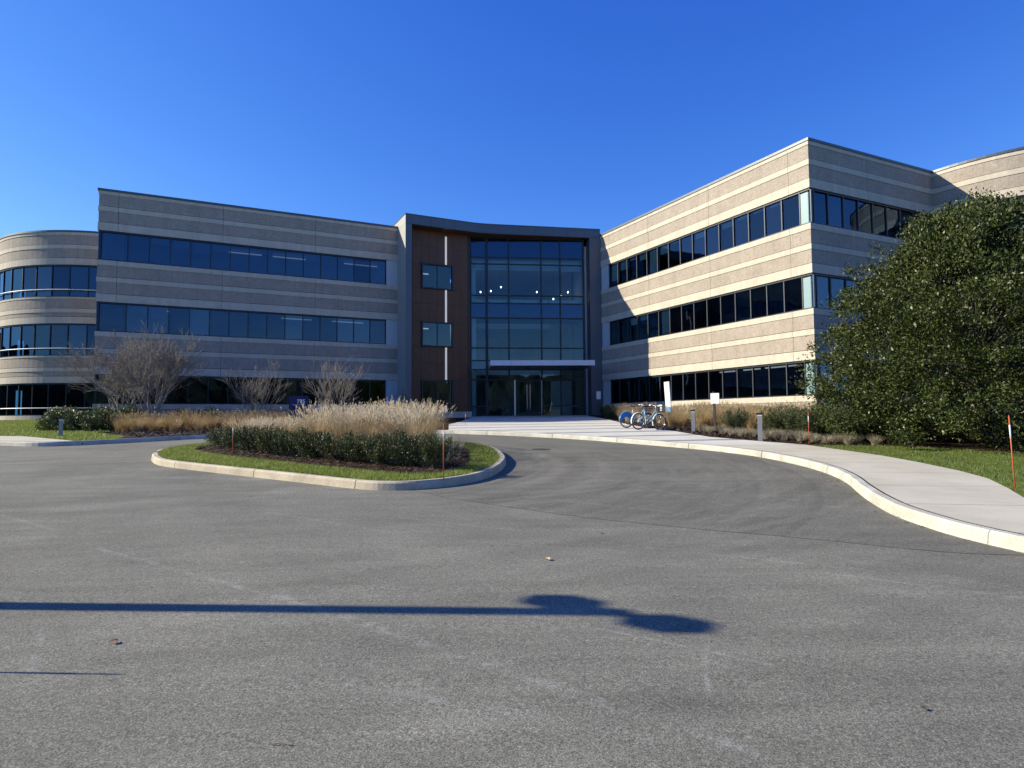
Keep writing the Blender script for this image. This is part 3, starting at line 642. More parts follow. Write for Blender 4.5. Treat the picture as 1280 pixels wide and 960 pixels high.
# right pier
ru = (Vector(fas[7]) - Vector(fas[6])).normalized(); rn = Vector((ru.y, -ru.x)); q0 = Vector(fas[7])
for z0, z1 in zip([1.3, 3.2, 5.75, 8.2, 10.2, 12.9], [3.2, 5.75, 8.2, 10.2, 12.9, ZS - .006]):
    fm.prism([tuple(p) for p in (q0 - ru * .84, q0 + ru * .35, q0 + ru * .35 - rn * .9, q0 - ru * .84 - rn * .9)], z0, z1 - .014)
fm.prism([tuple(p) for p in (q0 - ru * .81 - rn * .03, q0 + ru * .3 - rn * .03, q0 + ru * .3 - rn * .88, q0 - ru * .81 - rn * .88)], 1.0, ZS)
portal = part(fm, 'portal', M['charcoal'])
ck = MB()
ca, cb = P1 + V2 * .26, P1 + V2 * 4.2
for i, (z0, z1) in enumerate(((1.3, 5.75), (5.75, 9.9), (9.9, ZS), (ZS, ZF))):
    ck.prism([tuple(p) for p in (ca - V2 * .255, ca + U * .02 - V2 * .255, cb + U * .02, cb)], z0, z1 - .012)
part(ck, 'portal_cheek', M['charcoal_pale'])
sf = MB(); br0, br1 = Vector((-6.95, 43.98)), Vector((-3.16, 45.80)); g0, g1 = Vector((-3.019, 46.155)), Vector((5.42, 47.063))
poly = [tuple(P1 + U * .1 + V2 * .2)] + [tuple(Vector(p) + Vector((0, .2))) for p in fas[1:]] + [(5.6, 47.6), (-3.2, 46.8), (-7.4, 44.6)]
sf.prism([(x, y) for x, y in poly], ZS + .012, ZS + .2); part(sf, 'soffit', M['wood'])
rf = MB(); rf.prism([tuple(P1 + V2 * .3 + U * .1)] + [] and [] or [(-7.2, 43.1), (-2.7, 45.3), (6.5, 46.95), (14, 62), (-12, 62)], ZF - .25, ZF - .1); part(rf, 'roof', M['coping'])
# brown wall in boards with open joints, pierced by three windows
du = (br1 - br0).normalized(); dn = Vector((du.y, -du.x)); BW = (br1 - br0).length
def bt(p): return (Vector(p) - br0).dot(du)
wt0, wt1 = bt((-6.36, 44.26)), bt((-4.23, 45.30)); wz = ((10.86, 12.68), (6.73, 8.53), (2.58, 4.40))
bmw = MB(); hz = [1.6, 2.58, 4.40, 5.6, 6.73, 8.53, 9.8, 10.86, 12.68, 13.9, ZS + .03]
vt = [0.0, wt0, (wt0 + wt1) / 2, wt1, BW]
for z0, z1 in zip(hz, hz[1:]):
    for k, (t0, t1) in enumerate(zip(vt, vt[1:])):
        if k in (1, 2) and any(abs(z0 - a) < .01 for a, _ in wz): continue
        nb = max(1, round((t1 - t0) / .55))
        for j in range(nb):
            a = br0 + du * (t0 + (t1 - t0) * j / nb + .005); b = br0 + du * (t0 + (t1 - t0) * (j + 1) / nb - .005)
            bmw.prism([tuple(p) for p in (a, b, b - dn * .08, a - dn * .08)], z0 + .005, z1 - .005)
bmw.prism([tuple(p) for p in (br0 - dn * .081, br0 + du * (wt0 - .02) - dn * .081, br0 + du * (wt0 - .02) - dn * .2, br0 - dn * .2)], 1.6, ZS, 1)
bmw.prism([tuple(p) for p in (br0 + du * (wt1 + .02) - dn * .081, br1 - dn * .081, br1 - dn * .2, br0 + du * (wt1 + .02) - dn * .2)], 1.6, ZS, 1)
for z0, z1 in ((1.6, 2.56), (4.42, 6.71), (8.55, 10.84), (12.70, ZS)):
    bmw.prism([tuple(p) for p in (br0 + du * (wt0 - .02) - dn * .081, br0 + du * (wt1 + .02) - dn * .081, br0 + du * (wt1 + .02) - dn * .2, br0 + du * (wt0 - .02) - dn * .2)], z0, z1, 1)
part(bmw, 'brown_wall', [M['wood'], M['groove']])
rt_ = MB(); rt_.prism([tuple(p) for p in (br1 + du * .002 + dn * .03, br1 + du * .14 + dn * .03, g0 - Vector((.04, 0)), g0 + Vector((-.1, .1)), br1 - dn * .3 + du * .002)], 1.6, ZS + .01); part(rt_, 'corner_post', M['frame'])
for z0, z1 in wz:
    wfm = MB(); a, b = br0 + du * (wt0 + .008), br0 + du * (wt1 - .008); w = .10
    def bx(mb, t0, t1, za, zb, o0, o1, mi=0):
        p, q = a + du * t0, a + du * t1
        mb.prism([tuple(s) for s in (p + dn * o1, q + dn * o1, q + dn * o0, p + dn * o0)][::-1], za, zb, mi)
    WW = (b - a).length
    bx(wfm, 0, WW, z0 + .008, z0 + w, -.1, .12); bx(wfm, 0, WW, z1 - w, z1 - .008, -.1, .12); bx(wfm, 0, w, z0 + w, z1 - w, -.1, .12); bx(wfm, WW - w, WW, z0 + w, z1 - w, -.1, .12)
    bx(wfm, WW / 2 - .03, WW / 2 + .03, z0 + w, z1 - w, -.06, .04)
    wo = part(wfm, 'window', M['frame'])
    gp = MB()
    for t0, t1 in ((w, WW / 2 - .03), (WW / 2 + .03, WW - w)):
        p, q = a + du * t0, a + du * t1; gp.add([(*p, z0 + w), (*q, z0 + w), (*q, z1 - w), (*p, z1 - w)], [(0, 1, 2, 3)])
    sub(gp, 'pane', M['glass_e'], wo)
st0 = bt((-4.77, 45.04)); 
for z0, z1 in ((12.69, 14.75), (8.54, 10.85), (4.41, 6.72), (1.95, 2.57)):
    s_ = MB(); p, q = br0 + du * st0, br0 + du * (st0 + .13); s_.prism([tuple(s) for s in (p + dn * .06, q + dn * .06, q + dn * .004, p + dn * .004)][::-1], z0, z1); part(s_, 'light_strip', M['ledstrip'])
for z0, z1 in ((4.45, 6.7), (8.6, 10.8)):
    fitting(br0, du, .9, 1.9, 2.2, z1 + 1.7 - .1)
bk = MB(); bk.prism([tuple(p) for p in (br0 - dn * 4.6 - du * .6, br1 - dn * 4.6 + du * .3, br1 - dn * 4.7 + du * .3, br0 - dn * 4.7 - du * .6)], 1.6, ZS); part(bk, 'room_wall', M['room'])
bk = MB(); bk.prism([tuple(p) for p in (br0 - dn * .3 - du * .3, br0 - dn * .3 - du * .2, br0 - dn * 4.6 - du * .2, br0 - dn * 4.6 - du * .3)], 1.6, ZS); part(bk, 'room_wall', M['room'])
# curtain wall
gu = (g1 - g0).normalized(); gn = Vector((gu.y, -gu.x)); GL = (g1 - g0).length
vx = [0.03, 1.20, 2.834, 5.27, 6.70, GL - .03]; vw = [.05, .10, .05, .05, .05, .05]
hzs = [14.99, 13.55, 13.05, 10.71, 10.13, 9.04, 6.81, 5.88, 5.22, 4.48, 2.53, 1.80]
cw = MB()
def gbox(mb, t0, t1, z0, z1, o0=-.08, o1=.06, mi=0):
    p, q = g0 + gu * t0, g0 + gu * t1; mb.prism([tuple(s) for s in (p + gn * o1, q + gn * o1, q + gn * o0, p + gn * o0)][::-1], z0, z1, mi)
for x, w in zip(vx, vw): gbox(cw, x - w, x + w, 1.78, ZS + .01, -.1, .07)
for z in hzs[:-1]:
    for (x0, w0), (x1, w1) in zip(zip(vx, vw), list(zip(vx, vw))[1:]):
        if z == 2.53 and x0 in (2.834,): continue
        gbox(cw, x0 + w0, x1 - w1, z - .045, z + .045, -.08, .05)
gbox(cw, vx[0] + .05, 3.2, 1.75, 1.84, -.08, .05); gbox(cw, 5.32, GL - .08, 1.75, 1.84, -.08, .05)
curt = part(cw, 'curtain_wall', M['frame'])
gg = MB()
for i, (za, zb) in enumerate(zip(hzs, hzs[1:])):
    for (x0, w0), (x1, w1) in zip(zip(vx, vw), list(zip(vx, vw))[1:]):
        if za == 4.48 and x0 == 2.834: continue
        if za == 2.53 and x0 == 2.834: continue
        p, q = g0 + gu * (x0 + w0), g0 + gu * (x1 - w1); mi = 1 if (za in (14.99, 10.13) or (za == 5.88 and x0 < .1)) else 0
        gg.add([(*p, zb), (*q, zb), (*q, za), (*p, za)], [(0, 1, 2, 3)], mi)
sub(gg, 'glazing', [M['glass_e'], M['glass']], curt)
sp = MB()
for za, zb in ((14.97, 13.57), (10.11, 9.06)): gbox(sp, .1, GL - .1, zb, za, -.24, -.2)
gbox(sp, .1, 1.1, 5.24, 5.86, -.24, -.2); sub(sp, 'spandrel', M['spandrel'], curt)
# double door with long pulls, sidelights between
dw = MB()
for x in (3.24, 5.25):
    dw = MB(); gbox(dw, x - .05, x + .05, 1.8, 4.44, -.08, .07); part(dw, 'door_post', M['steel'])
for za, zb in ((1.8, 1.9), (2.49, 2.57)):
    dw = MB(); gbox(dw, 2.884, 3.19, za, zb); part(dw, 'sidelight_rail', M['frame'])
dgl = MB(); p, q = g0 + gu * 2.884, g0 + gu * 3.19; dgl.add([(*p, 1.9), (*q, 1.9), (*q, 4.43), (*p, 4.43)], [(0, 1, 2, 3)]); part(dgl, 'sidelight', M['glass_e'])
for x0, x1, hx in ((3.30, 4.235, 4.13), (4.255, 5.19, 4.36)):
    d_ = MB(); gbox(d_, x0, x0 + .09, 1.82, 4.42, -.03, .03); gbox(d_, x1 - .09, x1, 1.82, 4.42, -.03, .03); gbox(d_, x0 + .09, x1 - .09, 1.82, 2.06, -.03, .03); gbox(d_, x0 + .09, x1 - .09, 4.30, 4.42, -.03, .03)
    do = part(d_, 'door', M['frame']); dp = MB(); p, q = g0 + gu * (x0 + .09), g0 + gu * (x1 - .09); dp.add([(*p, 2.06), (*q, 2.06), (*q, 4.30), (*p, 4.30)], [(0, 1, 2, 3)]); sub(dp, 'pane', M['glass_e'], do)
    hd = MB(); p = g0 + gu * hx + gn * .09; hd.tube([(*p, 2.3), (*p, 4.1)], .022, 8)
    for z in (2.5, 3.9): hd.tube([(*p, z), (*(p - gn * .07), z)], .014, 6)
    sub(hd, 'handle', M['steel'], do)
# canopy
cn = MB(); cA = Vector((-1.44, 42.15)); cu = Vector((math.sin(R(86.5)), math.cos(R(86.5)))); cnn = Vector((cu.y, -cu.x)); cL = 7.06
for i in range(5):
    a, b = cA + cu * (cL * i / 5 + .006), cA + cu * (cL * (i + 1) / 5 - .006); cn.prism([tuple(p) for p in (a, b, b - cnn * .12, a - cnn * .12)], 5.17, 5.52)
cn.prism([tuple(p) for p in (cA + cu * .02 - cnn * .125, cA + cu * cL - cu * .02 - cnn * .125, cA + cu * (cL - .02) - cnn * 4.3, cA + cu * .02 - cnn * 4.1)], 5.22, 5.44, 1)
cn.prism([tuple(p) for p in (cA - cnn * .125, cA + cu * .018 - cnn * .125, cA + cu * .018 - cnn * 4.1, cA - cnn * 4.1)], 5.17, 5.50)
cn.prism([tuple(p) for p in (cA + cu * (cL - .018) - cnn * .125, cA + cu * cL - cnn * .125, cA + cu * cL - cnn * 4.4, cA + cu * (cL - .018) - cnn * 4.4)], 5.17, 5.50)
part(cn, 'canopy', [M['canopy'], M['charcoal']])
# atrium rooms behind the glass: floors with white balustrades, back wall, pendant globes
at = MB()
def gpr(mb, t0, t1, d0, d1, z0, z1, mi=0):
    mb.prism([tuple(s) for s in (g0 + gu * t0 - gn * d0, g0 + gu * t1 - gn * d0, g0 + gu * t1 - gn * d1, g0 + gu * t0 - gn * d1)], z0, z1, mi)
gpr(at, -2, GL + .5, .3, 14, 1.6, 1.775, 0); gpr(at, -.3, GL + .3, .5, 3.2, 9.1, 10.05, 0); gpr(at, -.3, GL + .3, .4, 14, 13.6, 13.75, 1)
gpr(at, -.3, GL + .3, 7.5, 14, 9.3, 9.9, 1); gpr(at, -4, GL + 3, 13.8, 14, 1.7, 14.6, 2); gpr(at, -.9, -.7, .3, 14, 1.7, 14.6, 1); gpr(at, GL + .15, GL + .3, .3, 14, 1.7, 14.6, 1)
gpr(at, -.3, GL + .3, 5.5, 14, 5.2, 5.7, 1); gpr(at, .12, .42, .5, .8, 1.78, 13.6, 1)
gpr(at, 1.6, 3.0, 8.5, 8.8, 1.78, 5.0, 0); gpr(at, 6.6, 8.3, 4.0, 4.2, 1.78, 4.6, 1)
part(at, 'atrium_interior', [M['room'], simple('atrium_white_wall', (0.72, 0.74, 0.73), .8, var=.04), simple('atrium_back_wall', (0.72, 0.76, 0.75), 0.9, var=0.25, scale=0.4)])
for t0, t1 in ((.35, 2.75), (3.0, 5.2), (5.4, 5.85), (5.95, 8.4)):
    bl_ = MB(); gpr(bl_, t0, t1, .55, .65, 10.16, 10.52); part(bl_, 'balustrade', M['white'])
hd_ = MB(); gpr(hd_, .3, GL - .1, .6, .8, 12.75, 13.5); part(hd_, 'bulkhead', M['white'])
for t, d, z in ((6.75, 3.2, 11.12), (7.3, 3.0, 11.36), (7.85, 2.8, 11.6), (2.6, 3.6, 12.1), (1.0, 4.2, 11.8), (5.6, 4.4, 11.9), (1.9, 5.2, 12.1)):
    pg = MB(); c = g0 + gu * t - gn * d
    n1 = 8
    for i in range(6):
        pass
    pg.tube([(*c, z - .07), (*c, z - .05), (*c, z), (*c, z + .05), (*c, z + .07)], [.015, .035, .052, .035, .015], 10, 0); pg.tube([(*c, z + .07), (*c, 13.6)], .008, 5, 1)
    part(pg, 'pendant_light', [M['globe'], M['frame']], smooth=True)
# ------------------------------------------------------------------ low wall beside the door
pw = MB(); pa = Vector((-2.78, 43.75)); pb = pa - U * 5.2
pw.prism([tuple(p) for p in (pb, pa, pa + V2 * .25, pb + V2 * .25)], 1.35, 2.12); pw.prism([tuple(p) for p in (pa - U * .25 + V2 * .252, pa + V2 * .252, pa + V2 * 2.3, pa - U * .25 + V2 * 2.3)], 1.35, 2.12)
o = pw.build('planter_wall', M['light']); tag(o, 'low pale concrete planter wall in front of the brown entrance wall', 'low wall')

# ------------------------------------------------------------------ plants: meshes made once per kind, then copied
def blades(n, h, spread, lean, w, seg=3, hv=.25, droop=.35, base=0.08):
    """arching grass blades from one crown"""
    a = nrng.random(n) * 2 * np.pi; r0 = base * np.sqrt(nrng.random(n)); H = h * (1 - hv + hv * 2 * nrng.random(n) * .5 + hv * .5 * nrng.random(n)); out = spread * (0.15 + nrng.random(n)) 
    a2 = a + nrng.normal(0, .5, n); V = []; 
    side = np.stack([-np.sin(a2 + nrng.normal(0, .8, n)), np.cos(a2), np.zeros(n)], 1)
    for i in range(seg + 1):
        t = i / seg
        x = np.cos(a) * r0 + np.cos(a2) * out * t ** 1.6 + lean[0] * t * t; y = np.sin(a) * r0 + np.sin(a2) * out * t ** 1.6 + lean[1] * t * t
        z = H * (t - droop * out / max(spread, 1e-6) * .35 * t ** 3)
        ww = w * (1 - .85 * t) * .5
        c = np.stack([x, y, z], 1); V.append(c - side * ww); V.append(c + side * ww)
    V = np.stack(V, 1).reshape(n, 2 * (seg + 1), 3); k = 2 * (seg + 1)
    F = np.concatenate([np.arange(n)[:, None] * k + np.array([2 * i, 2 * i + 1, 2 * i + 3, 2 * i + 2])[None] for i in range(seg)])
    tips = V[:, -2:].mean(1); pre = V[:, -4:-2].mean(1)
    return V.reshape(-1, 3), F, tips, pre
def clump_mesh(name, n, h, spread, mats, lean=(0, 0), plumes=0, w=.008, plen=.16, droop=.35, base=.1):
    V, F, tips, pre = blades(n, h, spread, lean, w, 3, .3, droop, base); mi = np.zeros(len(F), int)
    if plumes:
        VP, FP, t2, p2 = blades(plumes, h * 1.12, spread * .9, lean, .005, 3, .22, droop * .8, base); FP = FP + len(V); V = np.vstack([V, VP]); F = np.vstack([F, FP]); mi = np.concatenate([mi, np.zeros(len(FP), int)])
        d = t2 - p2; d /= np.linalg.norm(d, axis=1)[:, None] + 1e-9; q = []; fq = []
        for t, dd in zip(t2, d):                         # a fuzzy seed head: several crossed bristle cards
            L = plen * (0.7 + .6 * nrng.random()); 
            for k in range(7):
                s = nrng.random(); c = t + dd * (s - .35) * L; e = nrng.normal(0, 1, 3); e -= dd * (e @ dd); e /= np.linalg.norm(e) + 1e-9
                r = .020 * (1 - .5 * abs(s - .4)); b = len(q); f2 = np.cross(dd, e)
                q += [c - f2 * .006, c + f2 * .006, c + e * r + dd * .045 + f2 * .004, c + e * r + dd * .045 - f2 * .004]; fq.append((b, b + 1, b + 2, b + 3))
        q = np.array(q); fq = np.array(fq) + len(V); V = np.vstack([V, q]); F = np.vstack([F, fq]); mi = np.concatenate([mi, np.ones(len(fq), int)])
    me = np_mesh(name, V, F, mats); me.polygons.foreach_set('material_index', mi.astype(np.int32)); return me
def leaves_at(C, D, size, asp=.45, fold=.25, jitter=.7):
    """one folded leaf (two triangles pairs as a quad strip) at each centre C pointing along D"""
    n = len(C); D = D / (np.linalg.norm(D, axis=1)[:, None] + 1e-9); J = nrng.normal(0, jitter, (n, 3)); D = D + J; D /= np.linalg.norm(D, axis=1)[:, None]
    S = np.cross(D, nrng.normal(0, 1, (n, 3))); S /= np.linalg.norm(S, axis=1)[:, None] + 1e-9; Nn = np.cross(D, S)
    L = size * (.65 + .7 * nrng.random(n))[:, None]; W = L * asp
    V = np.stack([C, C + D * L * .5 + S * W * .5 + Nn * W * fold, C + D * L, C + D * L * .5 - S * W * .5 + Nn * W * fold], 1).reshape(-1, 3)
    F = np.arange(n)[:, None] * 4 + np.array([0, 1, 2, 3])[None]
    return V, F
def yew_mesh(name, h, r, nst=46, per=120, leaf=.045):
    C, D = [], []; wood = MB()
    for i in range(nst):
        a = nrng.random() * 2 * np.pi; sp = r * (0.25 + .8 * nrng.random()); H = h * (.62 + .45 * nrng.random()) * (1 - .25 * (sp / r - .3)); P0 = np.array([np.cos(a), np.sin(a), 0]) * r * .18 * nrng.random()
        P2 = np.array([np.cos(a) * sp, np.sin(a) * sp, H]); P1_ = np.array([np.cos(a) * sp * .75, np.sin(a) * sp * .75, H * .35])
        t = .12 + .9 * np.sqrt(nrng.random(per)); t = np.minimum(t, 1.0)[:, None]
        c = (1 - t) ** 2 * P0 + 2 * t * (1 - t) * P1_ + t * t * P2; d = 2 * (1 - t) * (P1_ - P0) + 2 * t * (P2 - P1_); d /= np.linalg.norm(d, axis=1)[:, None]
        C.append(c + nrng.normal(0, .05 * r / .6, (per, 3)) * (1.25 - t * .6)); D.append(d)
        wood.tube([P0, P1_ * .8 + P0 * .2, P1_ * .55 + P2 * .45], [.010, .007, .004], 4)
    V, F = leaves_at(np.vstack(C), np.vstack(D), leaf, .3, .2, .55)
    me = np_mesh(name, V, F, M['yew'])
    return me
def copy_plants(name, meshes, spots, labels, cat, group, scale=(0.88, 1.12)):
    out = []
    for i, sp_ in enumerate(spots):
        x, y = sp_[0], sp_[1]; s = sp_[2] if len(sp_) > 2 else rng.uniform(*scale); dz = sp_[3] if len(sp_) > 3 else KERB
        me = meshes[i % len(meshes)]; zs = s * rng.uniform(.94, 1.06)
        o = link(name, me, None, (x, y, zg(y) + dz - .01), rng.uniform(0, 6.28), (s, s, zs))
        tag(o, labels[i] if isinstance(labels, (list, tuple)) else labels, cat, group); out.append(o)
    return out
ORD = ['leftmost', 'second from the left', 'third from the left', 'fourth from the left', 'fifth from the left', 'sixth from the left', 'seventh from the left', 'eighth from the left', 'ninth from the left', 'tenth from the left', 'eleventh from the left', 'rightmost']
# island: yew hedge along the front, tall fountain grass behind it
yews = [yew_mesh('yew_shrub', .64, .46) for _ in range(4)]
hl = [(-8.55, 18.1), (-7.85, 17.25), (-7.05, 16.5), (-6.3, 15.85), (-5.6, 15.3), (-4.9, 14.75), (-4.2, 14.2), (-3.55, 13.7), (-2.9, 13.25), (-2.3, 12.85), (-1.72, 12.55)]
lab = [f'{ORD[i]} dark green yew in the clipped row along the island front' for i in range(10)] + ['rightmost dark green yew in the row along the island front, by the orange stake']
copy_plants('yew_shrub', yews, [(x + .14, y + .24, rng.uniform(.90, 1.08), KERB + .02) for x, y in hl], lab, 'shrub', 'yews along the front of the island')
fg = [clump_mesh('fountain_grass', 300, 1.02, .52, [M['straw'], M['plume']], (.10, .0), 85, .008, .17, .35, .16) for _ in range(4)]
spots = []
for k in range(400):
    x, y = nrng.uniform(-8.6, -1.2), nrng.uniform(13.0, 20.6)
    if not inpoly(np.array([x]), np.array([y]), offset_line(mul, -.35, True))[0]: continue
    hy = np.interp(x, [p[0] for p in hl], [p[1] for p in hl])
    if y < hy + .62 or x > -2.25 or x > -2.6 and y < 13.6: continue
    if any(math.hypot(x - a, y - b) < .62 for a, b, *_ in spots): continue
    spots.append((x, y, float(nrng.uniform(.82, 1.0)) * (0.74 if x < -6.0 else .86 if x < -4.9 else 1.10), KERB + .02))
copy_plants('fountain_grass', fg, spots, 'tall pale fountain grass clump with feathery plumes massed behind the island yews', 'ornamental grass', 'fountain grass massed on the island')
# small bare twiggy shrub at the island's right end
def bare_tree(name, h, spread, stems, levels=4, seed=1, twig=.006, rad=.05, lean=0.0, first=.28):
    rr = random.Random(seed); mb = MB(); tr = MB()
    def grow(p, d, L, r, lev):
        n = 3; pts = [p]; q = p
        for i in range(n):
            d = (d + Vector((rr.gauss(0, .10), rr.gauss(0, .10), rr.gauss(.035, .06)))).normalized(); q = q + d * L / n; pts.append(q)
        rs = [r * (1 - .45 * i / n) for i in range(n + 1)]
        (tr if lev == 0 else mb).tube(pts, rs, 6 if lev < 2 else 3, 0, False)
        if lev >= levels: return
        k = rr.choice((3, 3, 4)) if lev < levels - 1 else rr.choice((3, 4, 4))
        for j in range(k):
            t = rr.uniform(.35, 1.0) if j else 1.0; i = min(n - 1, int(t * n)); b = pts[i].lerp(pts[i + 1], t * n - i if t < 1 else 1)
            ax = Vector((rr.gauss(0, 1), rr.gauss(0, 1), rr.gauss(0, 1))).cross(d).normalized(); ang = rr.uniform(.25, .75) if j else rr.uniform(.05, .3)
            d2 = (Matrix.Rotation(ang, 3, ax) @ d); d2.z += .10 * (1 if lev < 2 else .3); d2.normalize()
            grow(b, d2, L * rr.uniform(.55, .8), max(twig * .7, rs[i] * rr.uniform(.5, .66)), lev + 1)
    for s in range(stems):
        a = 2 * math.pi * s / stems + rr.uniform(-.4, .4); sp_ = spread * rr.uniform(.5, 1.0)
        d = Vector((math.cos(a) * sp_ + lean, math.sin(a) * sp_, 1)).normalized()
        grow(Vector((math.cos(a) * .09, math.sin(a) * .09, -.05)), d, h * first * rr.uniform(.85, 1.15), rad * rr.uniform(.7, 1.1), 0)
    return tr, mb
def put_bare(x, y, h, spread, stems, seed, label, levels=4, rad=.05, name='crape_myrtle', group='bare multi stemmed trees by the left wing', twig=.006, first=.28, lean=0.0):
    o = empty(name, (x, y, zg(y) + KERB)); tag(o, label, 'tree', group)
    tr, mb = bare_tree(name, h, spread, stems, levels, seed, twig, rad, lean, first); tr.build('trunk', M['bark'], o, True); mb.build('crown', M['bark'], o, True)
    return o
put_bare(-17.7, 31.3, 5.2, .36, 7, 3, 'large bare pale trunked tree with upright twigs at the left wing corner', 5, .075, twig=.013, first=.34)
put_bare(-20.6, 33.6, 5.0, .50, 7, 11, 'bare tree with low spreading twigs reaching across the rounded left bay', 5, .07, twig=.013, lean=-.15, first=.32)
put_bare(-13.2, 32.6, 4.0, .55, 6, 5, 'small bare multi stemmed tree left of the blue 735 sign', 4, .045, first=.32, twig=.010)
put_bare(-9.4, 33.0, 3.9, .48, 7, 8, 'small bare multi stemmed tree right of the blue 735 sign', 4, .045, first=.33, twig=.010)
put_bare(-6.9, 38.2, 2.6, .35, 4, 21, 'thin dark bare tree in shade at the left wing end', 4, .03, first=.3, twig=.004)
put_bare(-1.35, 14.2, .8, .7, 7, 31, 'low bare twiggy shrub at the right end of the island grasses', 4, .008, name='bare_shrub', group='bare shrubs', twig=.0025, first=.32)
put_bare(17.2, 23.5, 8.3, .35, 4, 41, 'tall bare tree poking up behind the big evergreen', 5, .09, name='bare_tree', group='bare trees', twig=.008, first=.3)

# left bed: broad green shrubs with pale dried heads, russet grasses
def shrub_mesh(name, h, r, n=5200, leaf=.075, mats=None, heads=26):
    d = nrng.normal(0, 1, (n, 3)); d[:, 2] = np.abs(d[:, 2]); d /= np.linalg.norm(d, axis=1)[:, None]
    ph = np.arctan2(d[:, 1], d[:, 0]); lump = 1 + .13 * np.sin(ph * 5 + d[:, 2] * 7) + .08 * np.sin(ph * 11 + 2)
    rad = (.55 + .45 * np.sqrt(nrng.random(n))) * lump; C = d * rad[:, None] * np.array([r, r, h])
    V, F = leaves_at(C, d + np.array([0, 0, .3]), leaf, .5, .2, .7); mi = np.zeros(len(F), int)
    if heads:
        k = nrng.choice(n, heads * 3); k = k[d[k, 2] > .35][:heads]; q = np.repeat(C[k] * 1.05, 18, 0) + nrng.normal(0, .035, (len(k) * 18, 3))
        V2_, F2 = leaves_at(q, nrng.normal(0, 1, q.shape), .04, .9, .1, .5); F2 = F2 + len(V); V = np.vstack([V, V2_]); F = np.vstack([F, F2]); mi = np.concatenate([mi, np.ones(len(F2), int)])
    me = np_mesh(name, V, F, [M['shrub'], M['petal']]); me.polygons.foreach_set('material_index', mi.astype(np.int32)); return me
sm = [shrub_mesh('flowering_shrub', .95, .8) for _ in range(3)]
copy_plants('flowering_shrub', sm, [(-21.2, 29.7, 1.0), (-20.1, 29.4, .95), (-18.9, 29.2, 1.0), (-20.2, 31.2, 1.1), (-18.8, 31.0, 1.05), (-22.0, 31.4, 1.0), (-17.6, 33.8, .9), (-16.3, 34.2, .9)],
    ['leafy green shrub with pale dried heads, nearest the grey bollard on the lawn', 'leafy green shrub in the middle front of the clump behind the lawn bollard', 'leafy green shrub at the right front of the clump, beside russet grass', 'taller leafy shrub at the back middle of the clump behind the lawn bollard', 'leafy shrub at the back right of the clump by the tree stems', 'leafy shrub at the back left of the clump before the rounded bay', 'leafy shrub behind the russet grass, left of the big bare trunk', 'leafy shrub behind the russet grass, under the big bare tree'], 'shrub', 'leafy shrubs beside the left lawn')
rg = [clump_mesh('russet_grass', 260, .72, .45, [M['tan'], M['straw']], (.05, 0), 30, .010, .10, .5, .16) for _ in range(3)]
sp_l = []
for k in range(300):
    x = nrng.uniform(-18.2, -9.6); y = nrng.uniform(27.3, 31.6) 
    if x < -15 and y > 30.9 or any(math.hypot(x - a, y - b) < .56 for a, b, *_ in sp_l) or math.hypot(x + 17.7, y - 31.3) < .6: continue
    if y < 27.0 + (-17.2 - x) * 1.3 or x > -10.6 and y < 28.4: continue
    sp_l.append((x, y, float(nrng.uniform(.85, 1.15))))
copy_plants('russet_grass', rg, sp_l[:60], 'low russet grass clump in the bed below the left wing windows', 'ornamental grass', 'russet grasses below the left wing')
# right bed: russet and straw grasses, dark yews, pale sedge along the walk
tg = [clump_mesh('tan_grass', 300, .95, .6, [M['tan'], M['straw']], (.06, 0), 70, .009, .13, .42, .18) for _ in range(3)]
YR = [(8.55, 24.3), (9.3, 22.6), (9.6, 20.9), (10.4, 24.0), (10.35, 21.2), (11.1, 22.9), (10.1, 19.3)]
sp_r = []
for k in range(900):
    x, y = nrng.uniform(6.4, 13.2), nrng.uniform(22.5, 33.5); wx = 14.64 - .4899 * (y - 30.47)
    if x > wx - 1.0 or x < 7.2 + .0 and y < 26 or x < 6.9: continue
    if x < 8.6 + (26.5 - y) * .25 and y < 26.5: continue
    if any(math.hypot(x - a, y - b) < .95 for a, b in YR): continue
    if any(math.hypot(x - a, y - b) < .74 for a, b, *_ in sp_r) or math.hypot(x - 8.15, y - 25.6) < .5: continue
    sp_r.append((x, y, float(nrng.uniform(.66, .98))))
copy_plants('tan_grass', tg, sp_r[:60], 'tan airy grass clump massed between the walk and the sunlit right wing', 'ornamental grass', 'tan grasses by the right wing')
copy_plants('tan_grass', tg, [(6.2, 33.5, .8), (6.4, 35.0, .85), (6.3, 36.6, .8), (6.9, 35.9, .8), (6.9, 34.2, .85), (6.5, 38.2, .7)], 'tan grass clump in shade at the right edge of the entrance plaza', 'ornamental grass', 'shaded grasses beside the entrance plaza')
yr = [yew_mesh('yew_shrub', .95, .62, 60, 190) for _ in range(2)]
